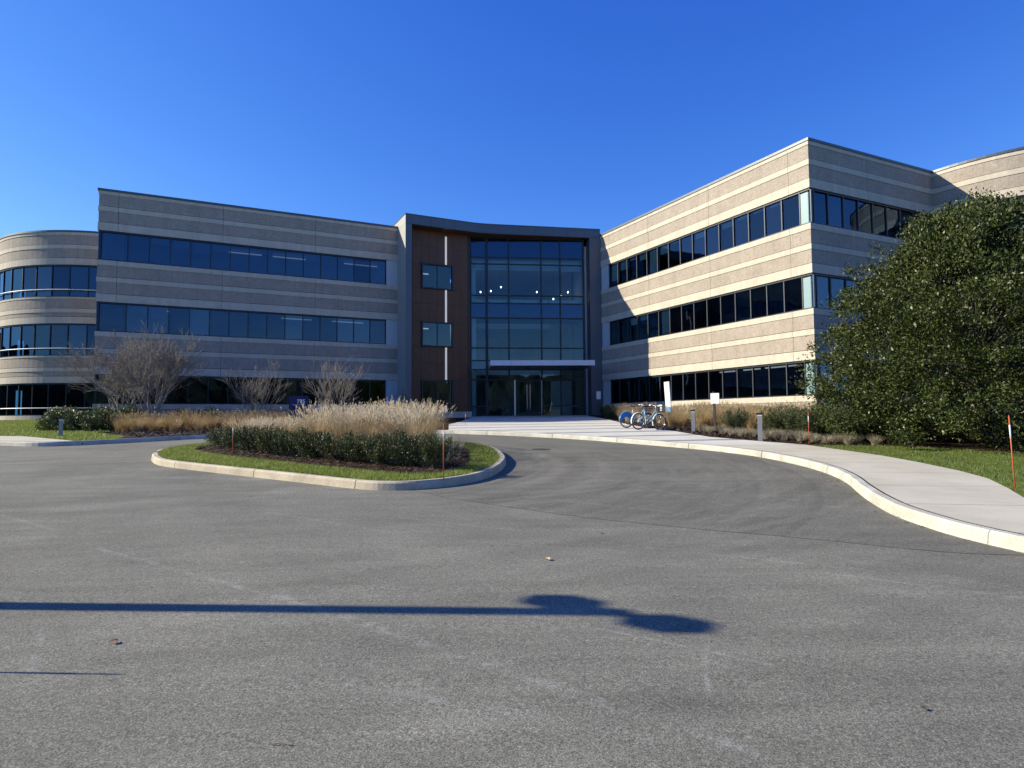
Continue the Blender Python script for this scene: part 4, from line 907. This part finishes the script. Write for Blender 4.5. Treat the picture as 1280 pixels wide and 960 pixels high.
copy_plants('yew_shrub', yr, [(8.55, 24.3, .9), (9.3, 22.6, .95), (9.6, 20.9, 1.0), (10.4, 24.0, 1.05), (10.35, 21.2, 1.1), (11.1, 22.9, 1.1), (10.1, 19.3, 1.05), (11.4, 20.6, 1.15), (11.9, 19.0, 1.1), (12.6, 21.7, 1.1), (6.5, 41.5, .8), (6.2, 40.0, .7), (6.3, 43.0, .8)],
    ['dark yew beside the dark post of the white sign', 'dark yew between the white sign and the nearer right bollard', 'dark yew just behind the nearer right bollard', 'dark yew at the back of the bed before the tan grass', 'round dark yew at the front, right of the nearer bollard', 'dark yew at the back of the bed, below the wing corner', 'dark yew behind the orange stake at the walk edge', 'dark yew in the bed at the left foot of the big evergreen', 'dark yew tucked under the lower left of the big evergreen', 'dark yew far back under the wing corner by the evergreen',
     'shaded low yew beside the small sign right of the doors', 'shaded low yew at the front of the strip right of the doors', 'shaded low yew closest to the right entrance pier'], 'shrub', 'yews in the beds by the right wing')
sg = [clump_mesh('sedge_clump', 240, .34, .30, [M['sedge']], (0, 0), 0, .008, .1, .9, .1) for _ in range(3)]
sp_s = []
for k in range(700):
    t = nrng.random(); ex = np.interp(t, [0, .2, .45, .7, 1], [6.95, 7.25, 8.0, 8.75, 9.7]); ey = np.interp(t, [0, .2, .45, .7, 1], [24.9, 22.4, 20.0, 18.4, 17.8]); x, y = ex + nrng.uniform(.15, 1.1), ey + nrng.uniform(0, .5)
    if any(math.hypot(x - a, y - b) < .42 for a, b, *_ in sp_s): continue
    sp_s.append((x, y, float(nrng.uniform(.8, 1.2))))
copy_plants('sedge_clump', sg, sp_s[:34], 'low faded sedge tuft edging the bed along the right walk', 'ornamental grass', 'sedge tufts edging the right bed')

# big glossy evergreen at the right
TX, TY = 13.65, 18.4
hol = empty('evergreen_tree', (TX, TY, zg(TY) + KERB)); tag(hol, 'big rounded dark glossy evergreen tree right of the walk, branches to the ground', 'tree')
HH = 6.85
def crown_r(z):   # radius of the crown at height z
    t = max(0, min(1, z / HH)); return 4.0 * (np.interp(t, [0, .08, .25, .45, .65, .8, .92, 1.0], [.90, .98, 1.0, .95, .80, .61, .38, .11]))
tk = MB(); tk.tube([(0, 0, -.1), (.05, 0, 1.2), (0, .08, 3.4), (.1, .05, 6.6)], [.2, .16, .11, .03], 9); rr = random.Random(5); lm = MB(); clC = []
NB = 2350
for i in range(NB):
    z = HH * (.02 + .97 * rr.random() ** 1.05); ph = rr.uniform(0, 2 * math.pi); lump = 1 + .20 * mnoise.noise(Vector((math.cos(ph) * 1.9, math.sin(ph) * 1.9, z * .62))) + .30 * mnoise.noise(Vector((math.cos(ph) * 5, math.sin(ph) * 5 + 7, z * 1.5)))
    rad = crown_r(z) * lump * (rr.uniform(.55, 1.0) ** .5 if rr.random() < .72 else rr.uniform(.2, .75)); tipp = Vector((math.cos(ph) * rad, math.sin(ph) * rad, z + rr.uniform(-.1, .12)))
    if rr.random() < .09 and rad > crown_r(z) * .75: k_ = rr.uniform(.15, .6); tipp += Vector((math.cos(ph) * k_, math.sin(ph) * k_, rr.uniform(.0, .5)))
    if i % 16 == 0:
        b0 = Vector((0, 0, max(.15, z * .62))); lm.tube([b0, b0.lerp(tipp, .55) + Vector((0, 0, .05)), tipp], [.035, .018, .005], 4, 0, False)
    clC.append(tipp)
for i in range(26):       # leaders standing out of the top
    z = HH * rr.uniform(.86, 1.0); ph = rr.uniform(0, 2 * math.pi); rad = crown_r(z) * rr.uniform(.2, 1.1); b0 = Vector((math.cos(ph) * rad, math.sin(ph) * rad, z - .2)); hgt = rr.uniform(.25, .6)
    for q in range(3): clC.append(b0 + Vector((0, 0, hgt * q / 3)))
    lm.tube([b0, b0 + Vector((rr.uniform(-.05, .05), 0, hgt))], [.012, .004], 4, 0, False)
Cc = np.array([tuple(c) for c in clC]); per = 95; rep = np.repeat(Cc, per, 0); out = rep.copy(); out[:, 2] -= 2.5; out /= np.linalg.norm(out, axis=1)[:, None]
sz = np.repeat(nrng.uniform(.08, .21, len(Cc)), per)[:, None]
cen = rep + nrng.normal(0, 1, rep.shape) * sz * np.array([1, 1, .8]); cen[:, 2] = np.maximum(cen[:, 2], .03)
V, Fq = leaves_at(cen, out * .9 + np.array([0, 0, .35]), .090, .48, .3, .75)
link('crown', np_mesh('crown', V, Fq, M['holly']), hol); tk.build('trunk', M['trunk'], hol, True); lm.build('branches', M['trunk'], hol, True)
# lawns: one sheet of blades each
def turf(name, poly, n, h, w, dz, label, holes=(), m=None):
    P = scatter(poly, n, holes); a = nrng.random(n) * 2 * np.pi; hh = h * (.5 + nrng.random(n)); dx = np.cos(a) * w; dy = np.sin(a) * w; lx, ly = nrng.normal(0, .45, n) * hh, nrng.normal(0, .45, n) * hh
    z = zga(P[:, 1]) + dz; o_ = np.zeros(n)
    Vv = np.stack([np.stack([P[:, 0] - dx, P[:, 1] - dy, z], 1), np.stack([P[:, 0] + dx, P[:, 1] + dy, z], 1), np.stack([P[:, 0] + lx, P[:, 1] + ly, z + hh], 1)], 1).reshape(-1, 3)
    o = link(name, np_mesh(name, Vv, np.arange(3 * n).reshape(n, 3), m or M['grass'])); o['kind'] = 'stuff'; tag(o, label, 'grass'); return o
turf('grass', isl_in, 70000, .055, .006, KERB - .012, 'short green turf rim round the planted island bed', [mul])
turf('grass', lawn_r[:17], 60000, .05, .007, KERB - .01, 'short green turf beside the right walk', (), M['grass_dull'])
turf('grass', [(-15.2, 22.3), (-14.6, 22.9), (-16.5, 26.0), (-19.6, 29.0), (-24, 36.0), (-28, 41), (-30, 44), (-42, 44), (-40, 31.5), (-28.5, 27.8), (-20.22, 25.4), (-19.4, 25.25), (-17.0, 23.5)], 70000, .06, .012, KERB - .01, 'sunlit green turf by the rounded left bay')
ch = scatter(mul, 5200); a = nrng.random(5200) * np.pi; L_ = nrng.uniform(.02, .06, 5200); w_ = nrng.uniform(.006, .016, 5200); zz = zga(ch[:, 1]) + KERB + .024 + nrng.random(5200) * .03
ux, uy = np.cos(a), np.sin(a); tl_ = nrng.normal(0, .012, 5200)
Vc = np.stack([np.stack([ch[:, 0] + sx * ux * L_ - sy * uy * w_, ch[:, 1] + sx * uy * L_ + sy * ux * w_, zz + sx * tl_ + sy * .004], 1) for sx, sy in ((-1, -1), (1, -1), (1, 1), (-1, 1))], 1).reshape(-1, 3)
def chips(poly, n, lo, hi, label):
    c_ = scatter(poly, n); a_ = nrng.random(n) * np.pi; l_ = nrng.uniform(lo, hi, n); w_ = l_ * nrng.uniform(.2, .45, n); z_ = zga(c_[:, 1]) + KERB - .004 + nrng.random(n) * .05; u_, v_ = np.cos(a_), np.sin(a_); t_ = nrng.normal(0, .02, n)
    V_ = np.stack([np.stack([c_[:, 0] + sx * u_ * l_ - sy * v_ * w_, c_[:, 1] + sx * v_ * l_ + sy * u_ * w_, z_ + sx * t_ + sy * .008], 1) for sx, sy in ((-1, -1), (1, -1), (1, 1), (-1, 1))], 1).reshape(-1, 3)
    q = link('bark_mulch', np_mesh('bark_mulch', V_, np.arange(4 * n).reshape(-1, 4), M['chips'])); tag(q, label, 'mulch', None, 'stuff')
chips([(-14.2, 23.2), (-11.5, 25.9), (-8, 27.3), (-4, 27.9), (-4, 32), (-16.3, 30), (-17.3, 27), (-15.4, 25.6)], 9000, .03, .085, 'dark bark mulch chips in the bed left of the plaza')
chips([(7.0, 22.0), (7.7, 19.7), (8.5, 18.3), (11, 17.6), (12, 20), (9.5, 24), (7.2, 28), (6.5, 27)], 5000, .02, .06, 'dark bark mulch chips in the bed beside the right walk')
o = link('bark_mulch', np_mesh('bark_mulch', Vc, np.arange(4 * 5200).reshape(-1, 4), M['chips'])); tag(o, 'dark bark mulch chips in the island bed', 'mulch', None, 'stuff')

# ------------------------------------------------------------------ street furniture
def bollard(x, y, h, label, rz=0.0):
    o = empty('light_bollard', (x, y, zg(y) + KERB), rz); tag(o, label, 'bollard', 'low path light bollards')
    b = MB(); b.box(-.065, .065, -.065, .065, 0, h - .10); b.box(-.08, .08, -.08, .08, -.02, .02); b.build('post', M['bollard'], o)
    hd = MB(); hd.prism([(-.065, -.065), (.065, -.065), (.065, .065), (-.065, .065)], h - .098, h - .06, 1); hd.hexa([(-.10, -.075, h - .058), (.075, -.075, h - .058), (.075, .075, h - .058), (-.10, .075, h - .058), (-.10, -.075, h), (.075, -.075, h), (.075, .075, h), (-.10, .075, h)]); hd.build('lamp_head', [M['signpost'], M['white']], o)
bollard(6.95, 24.37, .87, 'grey square bollard light beside the bicycles and tan grass', R(-20)); bollard(7.70, 19.74, .87, 'grey square bollard light at the walk edge before the dark yews', R(-20)); bollard(-17.71, 24.9, .72, 'grey square bollard light alone on the left lawn', R(30))
def stake(x, y, h, label, dz=KERB, top=True, tilt=0.0):
    o = empty('marker_stake', (x, y, zg(y) + dz - .02)); o.rotation_euler = (0, tilt, 0); tag(o, label, 'marker stake', 'orange snow marker stakes')
    b = MB(); b.tube([(0, 0, 0), (0, 0, h)], .0085, 7); b.tube([(0, 0, h), (0, 0, h + .012)], [.0085, .004], 7); b.build('rod', M['orange'], o, True)
    t = MB(); t.tube([(0, 0, h * .70), (0, 0, h * .88)], .0110, 7); t.build('reflective_band', M['white'], o, True)
stake(7.42, 9.43, 1.12, 'orange stake with white band on the lawn before the evergreen', tilt=R(-2)); stake(8.41, 18.02, .95, 'orange stake where the walk meets the bed and evergreen'); stake(-1.22, 11.25, .98, 'orange stake at the right end of the island turf'); stake(-6.75, 15.35, .85, 'orange stake in front of the left part of the island yews')
stake(-14.3, 27.0, .62, 'orange stake in the mulch left of the island', tilt=R(2)); stake(-2.35, 31.9, .62, 'pale topped stake at the left edge of the plaza'); stake(-19.3, 28.9, .75, 'thin stake before the leafy shrubs on the left lawn'); stake(-4.35, 3.87, 1.12, 'orange stake beyond the left of the view whose thin shadow crosses the asphalt', dz=0)
# white sign on a dark post
o = empty('notice_sign', (8.15, 25.55, zg(25.55) + KERB), R(-38)); tag(o, 'small blank white sign on a dark post in the right bed', 'sign')
b = MB(); b.box(-.045, .045, -.03, .03, -.05, 1.5); b.box(-.06, .0, -.03, .03, 1.50, 1.56); b.build('post', M['signpost'], o); b = MB(); b.box(-.13, .22, -.052, -.032, 1.08, 1.50); b.build('sign_panel', M['white'], o)
o = empty('notice_sign', (5.62, 41.2, zg(41.2) + KERB), R(5)); tag(o, 'narrow pale sign on a thin post in shade by the right entrance pier', 'sign')
b = MB(); b.box(-.03, .03, -.02, .02, -.05, 1.55); b.build('post', M['signpost'], o); b = MB(); b.box(-.14, .14, -.04, -.022, 1.2, 1.7); b.build('sign_panel', M['panelend'], o)
# totem by the bicycles
o = empty('bike_share_totem', (7.50, 30.2, zg(30.2) + KERB), R(10)); o.rotation_euler = (0, R(-3.6), R(-48)); tag(o, 'tall narrow white totem sign with blue foot behind the bicycles', 'sign')
b = MB(); b.box(-.04, .04, -.03, .03, -.1, .62); b.build('post', M['signpost'], o); b = MB(); b.box(-.14, .14, -.035, .035, .86, 2.08); b.build('sign_panel', M['white'], o); b = MB(); b.box(-.141, .141, -.036, .036, .62, .857); b.build('blue_foot', M['blue'], o)
# navy address sign, with its number
sx, sy = -9.75, 28.9
o = empty('address_sign', (sx, sy, zg(sy) + KERB), R(12)); tag(o, 'navy blue address sign reading 735 behind the island grasses', 'sign')
SW, SH = .82, 1.52
b = MB(); b.box(-SW / 2, SW / 2, -.07, .07, 0, SH); b.build('sign_panel', M['signblue'], o)
def text_part(txt, size, x, z, parent, m, name, align='RIGHT'):
    cu_ = bpy.data.curves.new(name, 'FONT'); cu_.body = txt; cu_.size = size; cu_.align_x = align; cu_.extrude = .004; cu_.offset = .006
    tmp = bpy.data.objects.new(name, cu_); COL.objects.link(tmp); dg = bpy.context.evaluated_depsgraph_get(); dg.update()
    me = bpy.data.meshes.new_from_object(tmp.evaluated_get(dg)); bpy.data.objects.remove(tmp); me.materials.clear(); me.materials.append(m)
    me.transform(Matrix.Translation((x, -.076, z)) @ Matrix.Rotation(R(90), 4, 'X')); return link(name, me, parent)
text_part('735', .24, .30, SH - .33, o, M['white'], 'numeral')
b = MB()
b.box(-.26, .30, -.075, -.0705, SH - .42, SH - .385); b.build('caption_line', simple('faded_lilac', (0.30, 0.28, 0.42), .5), o)
# bicycles
def bicycle(x, y, rz, label, framemat, fender, skirt=False, basket=True):
    o = empty('bicycle', (x, y, zg(y) + KERB), rz); tag(o, label, 'bicycle', 'hire bicycles by the plaza'); o.rotation_euler = (0, R(2), rz)
    W = 1.08; r = .345
    for wx, nm in ((-W / 2, 'wheel'), (W / 2, 'wheel')):
        t = MB(); t.torus((wx, 0, r), (0, 1, 0), r - .024, .024, 34, 8)
        wo = t.build('wheel', M['black'], o, True); rm = MB(); rm.torus((wx, 0, r), (0, 1, 0), r - .054, .012, 34, 6)
        rm.tube([(wx, -.05, r), (wx, .05, r)], .028, 10)
        for k in range(14):
            a_ = 2 * math.pi * k / 14; rm.tube([(wx + .02 * math.cos(a_ + 1), (-1) ** k * .03, r + .02 * math.sin(a_ + 1)), (wx + (r - .056) * math.cos(a_), 0, r + (r - .056) * math.sin(a_))], .0022, 3, 0, False)
        rm.build('rim', M['steel'], wo, True)
    f = MB(); bb = (-.08, 0, .30); hub = (-W / 2, 0, r); st = (-.25, 0, .80); ht, hb = (.36, 0, .86), (.40, 0, .66)
    f.tube([hb, (.22, 0, .46), (.02, 0, .335), bb], [.028, .028, .028, .026], 10); f.tube([ht, (.16, 0, .58), (-.06, 0, .44), (-.145, 0, .49)], [.022, .022, .02, .018], 10)
    f.tube([bb, st], .018, 8); f.tube([ht, hb], .024, 10)
    for s in (-1, 1):
        f.tube([bb, (-W / 2, s * .055, r)], .011, 6); f.tube([(-.20, s * .012, .66), (-W / 2, s * .055, r)], .009, 6)
        f.tube([hb, (.42, s * .05, .60), (W / 2, s * .052, r)], .012, 6)
    f.build('frame', framemat, o, True)
    h = MB(); h.tube([ht, (.335, 0, 1.0)], .014, 8); h.tube([(.22, -.30, 1.03), (.33, -.22, 1.06), (.36, 0, 1.0), (.33, .22, 1.06), (.22, .30, 1.03)], .012, 8); h.build('handlebar', M['steel'], o, True)
    gr = MB()
    for s in (-1, 1): gr.tube([(.22, s * .30, 1.03), (.14, s * .33, 1.02)], .018, 8)
    gr.build('grips', M['black'], o, True)
    s_ = MB(); s_.tube([(-.25, 0, .80), (-.268, 0, .92)], .013, 8, 1); s_.add([(-.40, -.10, .93), (-.40, .10, .93), (-.22, .045, .935), (-.10, .018, .93), (-.10, -.018, .93), (-.22, -.045, .935), (-.39, -.09, .99), (-.39, .09, .99), (-.22, .035, .975), (-.10, .012, .955), (-.10, -.012, .955), (-.22, -.035, .975)],
        [(0, 1, 2, 3, 4, 5), (11, 10, 9, 8, 7, 6), (0, 6, 7, 1), (1, 7, 8, 2), (2, 8, 9, 3), (3, 9, 10, 4), (4, 10, 11, 5), (5, 11, 6, 0)]); s_.build('saddle', [M['black'], M['steel']], o)
    fd = MB()
    for c, a0, a1 in ((-W / 2, R(-5), R(205)), (W / 2, R(35), R(215))):
        n = 18; b0 = len(fd.v); rr_ = r + .02
        for i in range(n + 1):
            a_ = a0 + (a1 - a0) * i / n - R(10); 
            for s, dr in ((-.032, -.012), (0, .006), (.032, -.012)): fd.v.append((c + (rr_ + dr) * math.cos(a_), s, r + (rr_ + dr) * math.sin(a_)))
        for i in range(n):
            for k in range(2): fd.f.append((b0 + i * 3 + k, b0 + i * 3 + k + 1, b0 + (i + 1) * 3 + k + 1, b0 + (i + 1) * 3 + k)); fd.m.append(0)
    if skirt:
        n = 14; c = -W / 2
        for s in (-.045, .045):
            b0 = len(fd.v)
            for i in range(n + 1):
                a_ = R(20) + R(165) * i / n; fd.v += [(c + (r + .01) * math.cos(a_), s, r + (r + .01) * math.sin(a_)), (c + (r * .45) * math.cos(a_), s * 1.1, r + r * .42 * math.sin(a_))]
            for i in range(n): fd.f.append((b0 + 2 * i, b0 + 2 * i + 1, b0 + 2 * i + 3, b0 + 2 * i + 2)); fd.m.append(0)
    fd.build('fender', fender, o, True)
    if basket:
        k = MB()
        for z, e in ((.78, .0), (.88, .02), (.99, .035)):
            q = [(.43 - e * .3, -.15 - e, z), (.68 + e, -.15 - e, z), (.68 + e, .15 + e, z), (.43 - e * .3, .15 + e, z), (.43 - e * .3, -.15 - e, z)]
            k.tube(q, .008, 5)
        for i in range(7):
            y_ = -.15 + .05 * i; k.tube([(.44, y_, .78), (.68, y_, .78), (.71, y_ * 1.2, .99)], .005, 4, 0, False)
        k.box(.45, .46, -.14, .14, .79, .98); k.build('basket', M['black'], o)
    c = MB(); c.torus((-.08, -.06, .30), (0, 1, 0), .085, .012, 20, 6); c.tube([(-.08, -.075, .30), (.02, -.085, .16)], .012, 6); c.tube([(-.08, .075, .30), (-.18, .085, .44)], .012, 6); c.box(-.02, .08, -.17, -.09, .145, .17); c.box(-.22, -.12, .09, .17, .43, .455); c.build('crank', M['black'], o)
bicycle(5.62, 26.15, R(26), 'pale blue step through bicycle with white fender, nearest the kerb', M['bikeblue'], M['white'])
bicycle(5.45, 27.75, R(22), 'bicycle with bright blue skirted rear wheel behind the pale blue one', M['bikeblue'], M['fenderblue'], True)
def dock(x, y, rz, label):
    o = empty('bike_dock', (x, y, zg(y) + KERB), rz); tag(o, label, 'bike dock', 'bike docks on the plaza')
    b = MB(); b.hexa([(-.28, -.22, 0), (.28, -.22, 0), (.28, .22, 0), (-.28, .22, 0), (-.24, -.18, .06), (.24, -.18, .06), (.24, .18, .06), (-.24, .18, .06)]); b.build('base_plate', M['black'], o)
    p = MB(); p.tube([(.1, .16, .05), (.1, .16, .42), (.02, .16, .52), (-.05, .16, .52)], .022, 8); p.build('hoop', M['steel'], o, True)
dock(6.42, 26.35, R(26), 'black dock plate under the front wheel of the nearest bicycle'); dock(6.1, 28.05, R(22), 'black dock plate under the farther bicycle')
o = empty('dock_terminal', (6.75, 29.0, zg(29) + KERB), R(-45)); tag(o, 'small white terminal panel on a stem between bicycles and totem', 'terminal')
b = MB(); b.tube([(0, 0, 0), (0, 0, .75)], .02, 8); b.build('stem', M['signpost'], o); b = MB(); b.box(-.13, .13, -.03, .03, .72, 1.0); b.build('sign_panel', M['white'], o)
# light pole standing off to the left; its shadow lies across the road
PXc, PYc = 0.78, 4.75; PH = 5.2
plen = PH / math.tan(SUN_EL); ppx, ppy = PXc - plen * .9986, PYc + plen * .052
o = empty('lamp_post', (ppx, ppy, zg(ppy))); tag(o, 'twin headed car park lamp post left of the view, shadow across the asphalt', 'lamp post')
b = MB(); b.tube([(0, 0, 0), (0, 0, PH)], [.10, .085], 14); b.tube([(0, 0, 0), (0, 0, .5)], .22, 16); b.build('pole', M['signpost'], o, True)
b = MB(); b.tube([(-.26, .19, PH - .04), (.26, -.19, PH - .04)], .05, 8); b.build('arm', M['signpost'], o)
for s in (-1, 1):
    hd = MB(); cx, cy = s * .33, -s * .235; ax = Vector((.82, -.57)) * 1.0; ay = Vector((.57, .82)); c = Vector((cx, cy))
    pts = [c + ax * a_ * .19 + ay * b_ * .135 for a_, b_ in ((-1, -.7), (-.7, -1), (.7, -1), (1, -.7), (1, .7), (.7, 1), (-.7, 1), (-1, .7))]; hd.prism([tuple(p) for p in pts], PH - .12, PH + .03); hd.build('lamp_head', M['signpost'], o)
# fallen leaves, a twig, a drain
def fallen(x, y, s, c, label, rz):
    o_ = MB(); pts = [(0, -.5), (.28, -.28), (.5, -.1), (.3, .05), (.42, .32), (.12, .25), (0, .55), (-.12, .25), (-.42, .32), (-.3, .05), (-.5, -.1), (-.28, -.28)]
    o_.add([(0, 0, .02 / s * .6)] + [(a_, b_, (.10 + .38 * abs(a_) + .1 * (i % 2))) for i, (a_, b_) in enumerate(pts)], [(0, i + 1, (i + 1) % 12 + 1) for i in range(12)])
    q = o_.build('fallen_leaf', simple('dry_leaf', c, .8, var=.25, scale=9)); q.location = (x, y, zg(y) + .008); q.scale = (s, s, s * .8); q.rotation_euler = (0, 0, rz); tag(q, label, 'leaf', 'fallen leaves on the road')
fallen(.33, 6.24, .075, (.62, .46, .22), 'curled yellow fallen leaf in the middle of the road', .6); fallen(-2.62, 4.23, .06, (.20, .06, .03), 'dark red brown fallen leaf below the lamp post shadow', 2.1); fallen(1.0, 7.41, .05, (.12, .09, .06), 'small dark fallen leaf beyond the yellow leaf', 1.2); fallen(2.06, 3.28, .035, (.06, .05, .04), 'tiny dark fallen leaf in the near right of the road', .2)
fallen(5.55, 11.0, .07, (.40, .17, .06), 'larger orange leaf lying against the right curb where it bends', 1.0); fallen(6.05, 13.0, .07, (.36, .2, .08), 'orange leaf standing out farther along the right curb', 2.4); fallen(7.3, 13.2, .08, (.42, .24, .12), 'pale brown leaf lying on the right walk', 2.0)
kl = [p for p in kerbline if 4.7 < p[0] < 6.6 and 7.0 < p[1] < 17.5]; lf = [o_ for o_ in COL.objects if o_.name.startswith('fallen_leaf')]
for i in range(22):
    p_ = kl[rng.randrange(len(kl))]; c_ = lf[4 + i % 2].copy(); COL.objects.link(c_); y_ = p_[1] + rng.uniform(-.3, .3)
    c_.location = (p_[0] - abs(rng.gauss(.06, .10)) - .03, y_, zg(y_) + .012); k_ = rng.uniform(.03, .06); c_.scale = (k_, k_, k_ * .8); c_.rotation_euler = (rng.uniform(-.3, .3), 0, rng.uniform(0, 6.28))
    tag(c_, 'small orange brown leaf blown against the right curb', 'leaf', 'leaves blown along the right curb')
b = MB(); b.tube([(-.05, 0, 0), (0, .006, .004), (.05, -.004, 0)], .003, 5); o = b.build('twig', simple('twig_bark', (.32, .24, .2), .8)); o.location = (-1.07, 3.0, zg(3.0) + .006); tag(o, 'short pale twig lying on the near asphalt', 'twig')
b = MB(); b.tube([(0, 0, -.02), (0, 0, .008)], .30, 24); o = b.build('drain_cover', simple('cast_iron', (.045, .045, .047), .6, var=.3, scale=14, bumps=.5)); o.location = (.85, 18.9, zg(18.9)); o.rotation_euler = (math.atan(SLOPE), 0, 0); tag(o, 'round dark drain cover in the drop off lane', 'drain cover')
# far wood behind the viewer, seen only as a reflection in the glass
fwv, fwf = [], []
fb = MB()
for i in range(150):
    if i < 100: x = -95 + 190 * (i % 50) / 49 + rng.uniform(-1.5, 1.5); y = (-56 if i < 50 else -50) + rng.uniform(-2, 2)
    else: x = -92 + rng.uniform(-4, 4); y = -50 + 150 * (i - 100) / 49
    h = rng.uniform(11.5, 16.0) - (2 if 50 <= i < 100 else 0); r_ = rng.uniform(3.6, 5.4)
    n1, n2 = 9, 6; b0 = len(fb.v)
    for j in range(n2 + 1):
        for k in range(n1):
            a_ = 2 * math.pi * k / n1; t = j / n2; rad = r_ * math.sin(math.pi * (.30 + .68 * t)) ** .6 * rng.uniform(.75, 1.2); fb.v.append((x + rad * math.cos(a_), y + rad * math.sin(a_), -1 + h * t))
    for j in range(n2):
        for k in range(n1): fb.f.append((b0 + j * n1 + k, b0 + j * n1 + (k + 1) % n1, b0 + (j + 1) * n1 + (k + 1) % n1, b0 + (j + 1) * n1 + k)); fb.m.append(0)
o = fb.build('woodland', M['far']); tag(o, 'far line of trees behind the viewer, reflected in the windows', 'trees', None, 'stuff')
